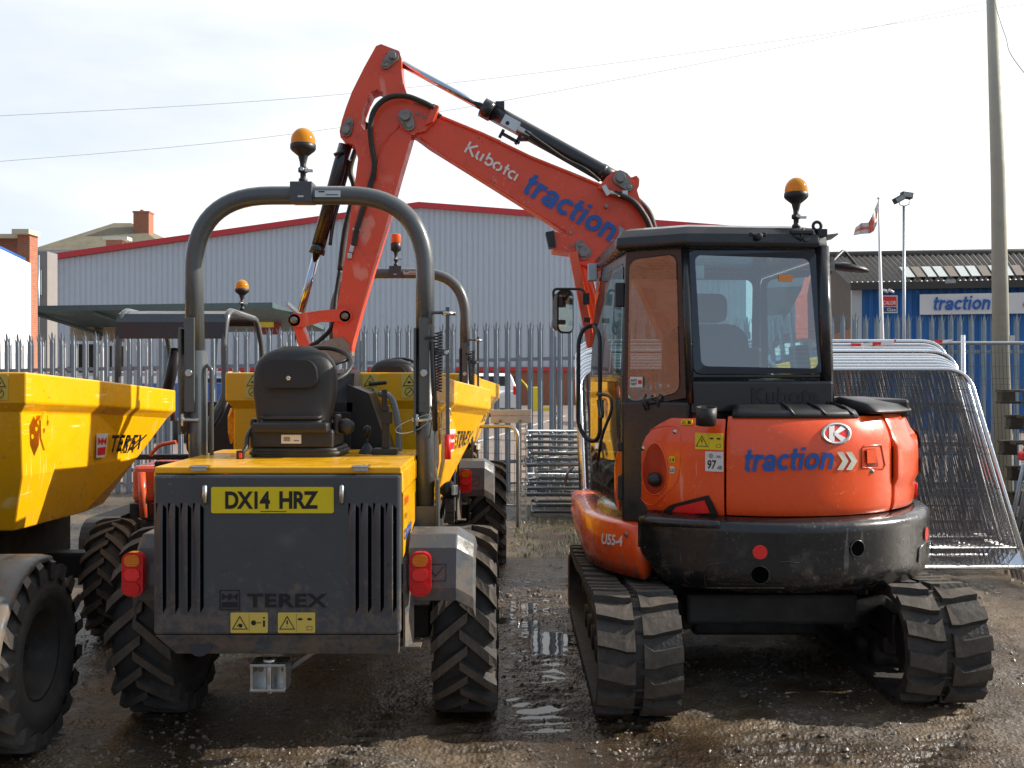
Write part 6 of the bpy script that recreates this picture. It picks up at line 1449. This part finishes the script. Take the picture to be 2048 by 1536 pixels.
b = MB(); b.box(((A0.x+A1.x)/2, (A0.y+A1.y)/2+.1, ze-.12), (A1.x-A0.x, .2, .22), R=Matrix.Rotation(math.atan2(A1.y-A0.y, A1.x-A0.x), 3, 'Z')); b.build('gutter', mk('dark_gutter', (.05, .045, .04), .6), bb, world=True)
rl = mk('rooflight', (.42, .47, .45), .4)
for i in range(11):
    t0 = .20+i*.036; f = lambda t, s: Vector(((A0+(A1-A0)*t).x*(1-s)+(R0+(R1-R0)*t).x*s, (A0+(A1-A0)*t).y*(1-s)+(R0+(R1-R0)*t).y*s, (ze)*(1-s)+zr*s+.07))
    b = MB(); b.add([f(t0, .06), f(t0+.028, .06), f(t0+.028, .42), f(t0, .42)], [(0, 1, 2, 3)]); b.build('rooflight', rl if i % 3 != 1 else brn, rfo, world=True, recalc=False, solid=.02)
s0, s1 = P(1838, 589, 29.5), P(2200, 625, 28.4)
b = MB(); f = lambda u, v, o=0.: Vector((s0.x+(s1.x-s0.x)*u, s0.y+(s1.y-s0.y)*u-.05-o, s1.z+.0+(s0.z-s1.z)*v))
b.add([f(0, 0), f(1, 0), f(1, 1), f(0, 1)], [(0, 1, 2, 3)]); wordmark(b, lambda u, v, o: f(.068+u*.32, .2+v*.68, .05+o*3), 1, 1, mi=1); text_fit(b, 'equipment', lambda u, v: f(.575+u*.4, .12+v*.55, .05), 1, 1, .01, 0, 1)
flat(b, [(0, 0), (.5, 0), (1, .5), (.5, 1), (0, 1), (.45, .5)], lambda u, v: f(.405+u*.05, .25+v*.5, .05), 2)
b.build('sign_board', ['white', 'blue', 'lgrey'], bb, world=True, recalc=False, solid=.0)
c = P(1901, 563, 28.9); MB().box(c, (.22, .2, .1)).build('floodlight', 'lgrey', bb, world=True)
sg_ = thing('gas_sign', (P(1778, 0, 28).x, 28, 0), 0, 'small red and blue gas sign on the blue wall beside the flagpole', 'sign')
a_, d_ = P(1762, 591, 29.4), P(1795, 626, 29.4); b = MB(); b.box(((a_.x+d_.x)/2, 29.42, (a_.z+d_.z)/2), (d_.x-a_.x, .05, a_.z-d_.z)); b.build('board', 'white', sg_, world=True)
zc = a_.z-(a_.z-d_.z)*.62; b = MB(); b.add([(a_.x+.03, 29.385, zc), (d_.x-.03, 29.385, zc), (d_.x-.03, 29.385, a_.z-.03), (a_.x+.03, 29.385, a_.z-.03)], [(0, 1, 2, 3)]); b.add([(a_.x+.03, 29.385, d_.z+.03), (d_.x-.03, 29.385, d_.z+.03), (d_.x-.03, 29.385, zc-.02), (a_.x+.03, 29.385, zc-.02)], [(0, 1, 2, 3)], 1)
text_fit(b, 'CALOR', lambda u, v: Vector((a_.x+.05+u, 29.375, zc+.05+v)), .38, .11, .02, .1, 2); text_fit(b, 'Gas', lambda u, v: Vector((a_.x+.17+u, 29.375, d_.z+.05+v)), .25, .1, .01, 0, 2); b.build('lettering', ['red', mk('navy', (.02, .06, .2), .5), 'white'], sg_, world=True, recalc=False)
for i, px in enumerate((1772, 1783)):
    c = P(px, 582, 29.3); b = MB(); b.tube([c, c+Vector((.05, .12, .02))], .03, 8); b.tube([c+Vector((-.09, -.05, .03)), c+Vector((.06, .03, -.03))], .04, 8); tag(b.build('security_camera', 'white'), ['left small white security camera over the gas sign', 'right small white security camera over the gas sign'][i], 'camera', 'security cameras over the gas sign')

# ---- poles
t = thing('utility_pole', (P(2003, 0, 12).x, 12, 0), 0, 'tall tapering grey pole at the right side, taller than the frame', 'pole')
DP = 12.2; top, mid_, bot = P(1978, -160, DP), P(1996, 350, DP), P(2008, 1000, DP)
pc = mk('concrete_pole', (.44, .43, .35), .8, var=.12, bump=.2, bscale=40, dirt=(.33, .32, .25), dirt_amt=.3)
b = MB(); b.tube([top, mid_, Vector((bot.x, DP, 0))], [.052, .082, .112], 20); b.build('shaft', pc, t, world=True)
c = P(2024, 680, DP-.12); b = MB(); b.box(c, (.06, .02, .11)); b.box(c+Vector((0, -.012, -.035)), (.045, .004, .02), 1); b.build('notice', ['white', 'red'], t, world=True)
def wire(pts, label, r=.012):
    tag(MB().tube(smoothpath(pts, 10), r, 5).build('overhead_cable', mk('cable_glare_pale', (.68, .72, .78), .7) if r > .006 else 'hose'), label, 'cable', 'overhead cables')  # cable colour paled towards the sky to imitate glare bleaching it
wire([P(-60, 235, 30), P(700, 187, 33), P(1460, 95, 38), P(2300, -30, 44)], 'upper thin overhead cable crossing the sky from the left edge', .010)
wire([P(-60, 328, 30), P(680, 255, 33), P(1520, 103, 38), P(2300, -70, 44)], 'lower thin overhead cable crossing the sky behind the raised arm', .010)
wire([P(1985, -10, 12.2), P(2010, 70, 11), P(2048, 145, 10), P(2300, 420, 9), P(3600, 560, 8.5)], 'short cable running down rightwards from the tall grey pole', .004)
t = thing('flagpole', (P(1763, 0, 26).x, 26, 0), 0, 'slim white flagpole before the blue building', 'flagpole'); b = MB(); b.tube([P(1757, 398, 26), P(1764, 690, 26), Vector((P(1765, 0, 26).x, 26, 0))], [.02, .06, .08], 10); b.build('shaft', 'white', t, world=True); MB().lathe([(0, 0), (.04, .02), (.04, .05), (0, .07)], P(1757, 399, 26), seg=10).build('finial', 'white', t, world=True)
fg = MB(); rows = []
top_e = [(1757, 399), (1751, 414), (1744, 432), (1737, 445), (1722, 446), (1711, 455)]; bot_e = [(1757, 432), (1753, 450), (1748, 462), (1740, 467), (1723, 468), (1707, 471)]
N_ = 6
for j in range(9):
    v = j/8; rows.append([P(top_e[i][0]*(1-v)+bot_e[i][0]*v, top_e[i][1]*(1-v)+bot_e[i][1]*v, 26.05+.09*math.sin(i*1.8+v*2)) for i in range(N_)])
for j in range(8):
    for i in range(N_-1):
        fg.add([rows[j][i], rows[j][i+1], rows[j+1][i+1], rows[j+1][i]], [(0, 1, 2, 3)], 1 if (j in (3, 4) or i == 2) else 0, True)
tag(fg.build('flag', ['white', mk('flag_red', (.8, .2, .15), .7)], recalc=False, solid=.004), 'white flag with red cross hanging furled at the slim flagpole', 'flag')
t = thing('lamp_post', (P(1808, 0, 24).x, 24, 0), 0, 'thin steel mast with two floodlights on top', 'lamp post'); b = MB(); b.tube([P(1808, 412, 24), Vector((P(1808, 0, 24).x, 24, 0))], [.035, .045], 10); b.build('mast', 'galv', t, world=True)
b = MB(); b.tube([P(1797, 402, 24), P(1800, 410, 24), P(1808, 412, 24), P(1818, 409, 24), P(1819, 398, 24)], .012, 6); b.build('bracket', 'galv', t, world=True)
for (x, y, ry, w) in ((1798, 398, -.5, .26), (1813, 391, .15, .26)):
    b = MB(); b.box(P(x, y, 24), (w, .18, .14), R=Matrix.Rotation(ry, 3, 'Y')); b.box(P(x, y, 24)+Vector((0, -.095, 0)), (w*.85, .01, .1), 1, R=Matrix.Rotation(ry, 3, 'Y')); b.build('floodlight', ['under', 'lgrey'], t, world=True, bevel=.01)
# bare trees beyond the blue roof
bark = mk('bare_twigs', (.22, .17, .13), .9, var=.2)
for i, (px, py, w) in enumerate(((1830, 503, 30), (1905, 505, 34), (1868, 508, 22))):
    D = 62; c = P(px, 520, D); t = thing('bare_tree', (c.x, D, 0), 0, ['leftmost bare winter tree tip over the brown roof', 'rightmost bare winter tree tip over the brown roof', 'lowest bare tree tip, between the others over the brown roof'][i], 'tree', 'bare trees beyond the roof')
    MB().tube([(c.x, D, 0), (c.x, D, c.z)], [.2, .1], 6).build('trunk', bark, t, world=True)
    b = MB(); random.seed(30+i); ht = (520-py+6)/F*D
    for k in range(70):
        a = random.uniform(-1.2, 1.2); ln = random.uniform(.4, 1.)*ht*1.0; x = c.x+random.uniform(-w, w)/F*D*.6
        p1 = Vector((x, D+random.uniform(-.6, .6), c.z-.4)); p2 = p1+Vector((a*.35*ln, 0, .5*ln+.25)); p3 = p2+Vector((a*.5*ln, random.uniform(-.2, .2), .4*ln)); b.tube([p1, p2, p3], [.03, .018, .006], 3, cap=False)
        for q in range(3): p4 = p2+(p3-p2)*random.random(); b.tube([p4, p4+Vector((random.uniform(-.3, .3), 0, random.uniform(.1, .3)))], [.012, .005], 3, cap=False)
    b.build('crown', bark, t, world=True, recalc=False)
# ---- vehicles in the car park
sv = thing('parked_car', (P(975, 0, 41).x, 41, 0), math.radians(8), 'white car parked beyond the fence beside the far yellow skip', 'car')
cwht = mk('white_car_paint', (.75, .75, .76), .25, var=.03, coat=.6); b = MB()
prof = [(-2.2, .35), (-2.25, .9), (-2.1, 1.05), (-1.95, 1.6), (-1.6, 1.72), (.5, 1.72), (1.1, 1.15), (2.2, 1.0), (2.3, .4)]
b.loft([[Vector((s*.92*(1 if z < 1.1 else .82), y, z)) for y, z in prof] for s in (-1, 1)]); cb_ = b.build('body', cwht, sv, bevel=.07, bseg=3)
b = MB(); b.add([(-.66, -2.06, 1.12), (.66, -2.06, 1.12), (.62, -1.93, 1.6), (-.62, -1.93, 1.6)], [(0, 1, 2, 3)]); b.build('rear_window', 'decal', sv, recalc=False, solid=.02, soff=1)
for s in (-1, 1):
    b = MB(); b.prism([Vector((s*.9, y, z)) for y, z in ((-1.8, 1.15), (.8, 1.15), (.4, 1.6), (-1.7, 1.6))], [Vector((s*.7, y, z)) for y, z in ((-1.8, 1.15), (.8, 1.15), (.4, 1.6), (-1.7, 1.6))]); b.build('side_window', 'decal', sv)
    b = MB(); b.box((s*.82, -2.2, 1.05), (.14, .1, .35)); b.build('tail_light', 'redlens', sv, bevel=.02)
    for y in (-1.4, 1.4): b = MB(); b.lathe([(0, -.11), (.2, -.11), (.34, -.09), (.34, .09), (.2, .11), (0, .11)], (s*.82, y, .34), (1, 0, 0), 20); b.build('wheel', 'rubber', sv)
pt = thing('pallet_truck', (P(1085, 0, 40).x, 40, 0), 0, 'yellow electric pallet truck parked by the warehouse plinth', 'pallet truck'); yb = mk('truck_yellow', (.7, .6, .02), .4)
a_ = P(1070, 780, 40); b = MB(); b.box((P(1068, 0, 40).x, 40, .75), (.44, .5, .85)); b.box((P(1107, 0, 40).x, 40, .55), (.2, .5, .5)); b.box((P(1086, 0, 40).x, 40, .3), (.9, .5, .15)); b.build('body', yb, pt, world=True, bevel=.04)
b = MB(); b.box((P(1107, 0, 40).x, 40, 1.1), (.14, .1, 1.2)); b.build('mast', 'black', pt, world=True); MB().tube([P(1062, 790, 39.8), P(1052, 770, 39.8), P(1040, 757, 39.8)], .03, 6).build('tiller', yb, pt, world=True)
for x in (1060, 1108): b = MB(); b.lathe([(0, -.05), (.12, -.05), (.12, .05), (0, .05)], (P(x, 0, 39.8).x, 39.8, .12), (0, 1, 0), 12); b.build('wheel', 'rubber', pt, world=True)
def van(px, d, label, w=1.9, h=2.2, m=None, L_=4.4, rz=.0):
    t = thing('parked_van', (P(px, 0, d).x, d, 0), rz, label, 'van', 'white vehicles beyond the left fence'); b = MB(); pf = [(-L_/2, .4), (-L_/2, h*.95), (-L_/2+.15, h), (L_*.2, h), (L_*.34, h*.72), (L_*.48, h*.52), (L_/2, .4)]
    b.prism([Vector((x, -w/2, z)) for x, z in pf], [Vector((x, w/2, z)) for x, z in pf]); b.build('body', m or cwht, t, bevel=.08, bseg=3); b = MB(); b.box((L_*.2, -w/2, h*.75), (.9, .03, .5)); b.build('side_window', 'decal', t)
    for x in (-L_*.3, L_*.3): MB().lathe([(0, -.12), (.33, -.1), (.33, .1), (0, .12)], (x, -w/2+.1, .33), (0, 1, 0), 18).build('wheel', 'rubber', t)
    return t
van(395, 27, 'white van beyond the left fence, nearest to the roll bar leg', h=1.75); van(215, 29, 'white van beyond the left fence, partly behind the charcoal canopy', h=1.7); van(30, 30, 'white van beyond the left fence, nearest the left edge', h=1.72)
van(470, 25, 'blue low car behind the fence between the small canopy digger and black seat', h=1.45, m=mk('blue_car', (.03, .12, .4), .3, coat=.5))
# brick building and fence behind the camera (seen mirrored in the glass)
t = thing('brick_workshop', (-13, -1, 0), math.radians(-38), 'red brick workshop behind the camera, mirrored in the cab glass', 'building')
MB().box((0, -5, 3.0), (16, 5, 6)).build('wall', 'brick', t); MB().box((0, -5, 6.15), (16.6, 5.6, .3)).build('roof', slate, t)
MB().box((0, -2.49, .95), (16, .05, .25)).build('band_course', 'lgrey', t)
t = palisade(-12, -6, -2.2, lambda x: 2.3, zb_, 'palisade fence before the brick workshop behind the camera', m='galv'); t.rotation_euler = (0, 0, math.radians(-38))

# ================================================================== CAMERA, LIGHT, WORLD
cam = bpy.data.cameras.new('camera'); co = bpy.data.objects.new('camera', cam); COL.objects.link(co)
co.location = (0, 0, CZ); co.rotation_euler = (PI/2, 0, 0); cam.sensor_width = 36; cam.lens = F/2048*36; cam.shift_y = -(768-HY)/2048; cam.clip_end = 2000; cam.clip_start = .05
scene.camera = co
EL, AZ = math.radians(30), math.radians(8)   # AZ: from +X towards +Y
S = Vector((math.cos(AZ)*math.cos(EL), math.sin(AZ)*math.cos(EL), math.sin(EL)))
su = bpy.data.lights.new('sun', 'SUN'); su.energy = 4.8; su.angle = math.radians(.6); su.color = (1, .93, .82); so = bpy.data.objects.new('sun', su); COL.objects.link(so); so.rotation_euler = S.to_track_quat('Z', 'Y').to_euler()
w = bpy.data.worlds.new('World'); scene.world = w; w.use_nodes = True; nt = w.node_tree; nt.nodes.clear(); L = nt.links.new
out = nd(nt, 'ShaderNodeOutputWorld'); sky = nd(nt, 'ShaderNodeTexSky'); sky.sky_type = 'NISHITA'; sky.sun_disc = False; sky.sun_elevation = EL; sky.sun_rotation = PI/2-AZ
bg1 = nd(nt, 'ShaderNodeBackground'); bg1.inputs['Strength'].default_value = .12; L(sky.outputs[0], bg1.inputs['Color'])
tc = nd(nt, 'ShaderNodeTexCoord'); mp = nd(nt, 'ShaderNodeMapping'); mp.inputs['Scale'].default_value = (1.2, 1.2, 4.2); L(tc.outputs['Generated'], mp.inputs['Vector'])
cn = nd(nt, 'ShaderNodeTexNoise'); cn.inputs['Scale'].default_value = 1.6; cn.inputs['Detail'].default_value = 7; cn.inputs['Roughness'].default_value = .55; L(mp.outputs[0], cn.inputs['Vector'])
# cloud cover: denser to the right and up
sp = nd(nt, 'ShaderNodeSeparateXYZ'); L(tc.outputs['Generated'], sp.inputs[0])
m1 = nd(nt, 'ShaderNodeMath', operation='MULTIPLY_ADD'); L(sp.outputs['X'], m1.inputs[0]); m1.inputs[1].default_value = .42; m1.inputs[2].default_value = .14
m2 = nd(nt, 'ShaderNodeMath', operation='MULTIPLY_ADD'); L(sp.outputs['Z'], m2.inputs[0]); m2.inputs[1].default_value = .75; L(m1.outputs[0], m2.inputs[2])
m3 = nd(nt, 'ShaderNodeMath', operation='ADD'); L(m2.outputs[0], m3.inputs[0]); L(cn.outputs['Fac'], m3.inputs[1])
cr = nd(nt, 'ShaderNodeMapRange'); cr.interpolation_type = 'SMOOTHSTEP'; cr.inputs['From Min'].default_value = .42; cr.inputs['From Max'].default_value = .98; L(m3.outputs[0], cr.inputs['Value'])
cc = nd(nt, 'ShaderNodeMix', data_type='RGBA'); cc.inputs['A'].default_value = (.63, .69, .75, 1); cc.inputs['B'].default_value = (1.0, .99, .98, 1); L(cr.outputs[0], cc.inputs['Factor'])
cb2 = nd(nt, 'ShaderNodeMix', data_type='RGBA'); cb2.inputs['A'].default_value = (.30, .37, .465, 1)
# bright thin cloud ahead and towards the sun; clearer, bluer sky behind the viewer
d1 = nd(nt, 'ShaderNodeMath', operation='MULTIPLY_ADD'); L(sp.outputs['X'], d1.inputs[0]); d1.inputs[1].default_value = .35; d2 = nd(nt, 'ShaderNodeMath', operation='MULTIPLY_ADD'); L(sp.outputs['Y'], d2.inputs[0]); d2.inputs[1].default_value = .8; d1.inputs[2].default_value = 0.; L(d1.outputs[0], d2.inputs[2])
dm_ = nd(nt, 'ShaderNodeMapRange'); dm_.interpolation_type = 'SMOOTHSTEP'; dm_.inputs['From Min'].default_value = -.35; dm_.inputs['From Max'].default_value = .45; L(d2.outputs[0], dm_.inputs['Value'])
L(dm_.outputs[0], cb2.inputs['Factor']); L(cc.outputs['Result'], cb2.inputs['B'])
bg2 = nd(nt, 'ShaderNodeBackground'); L(cb2.outputs['Result'], bg2.inputs['Color']); bg2.inputs['Strength'].default_value = 1.0
ms = nd(nt, 'ShaderNodeMixShader'); ms.inputs[0].default_value = .86; L(bg1.outputs[0], ms.inputs[1]); L(bg2.outputs[0], ms.inputs[2]); L(ms.outputs[0], out.inputs['Surface'])
scene.view_settings.view_transform = 'Standard'; scene.view_settings.look = 'None'; scene.view_settings.exposure = .42; scene.view_settings.gamma = 1
scene.cycles.max_bounces = 8; scene.cycles.transparent_max_bounces = 24
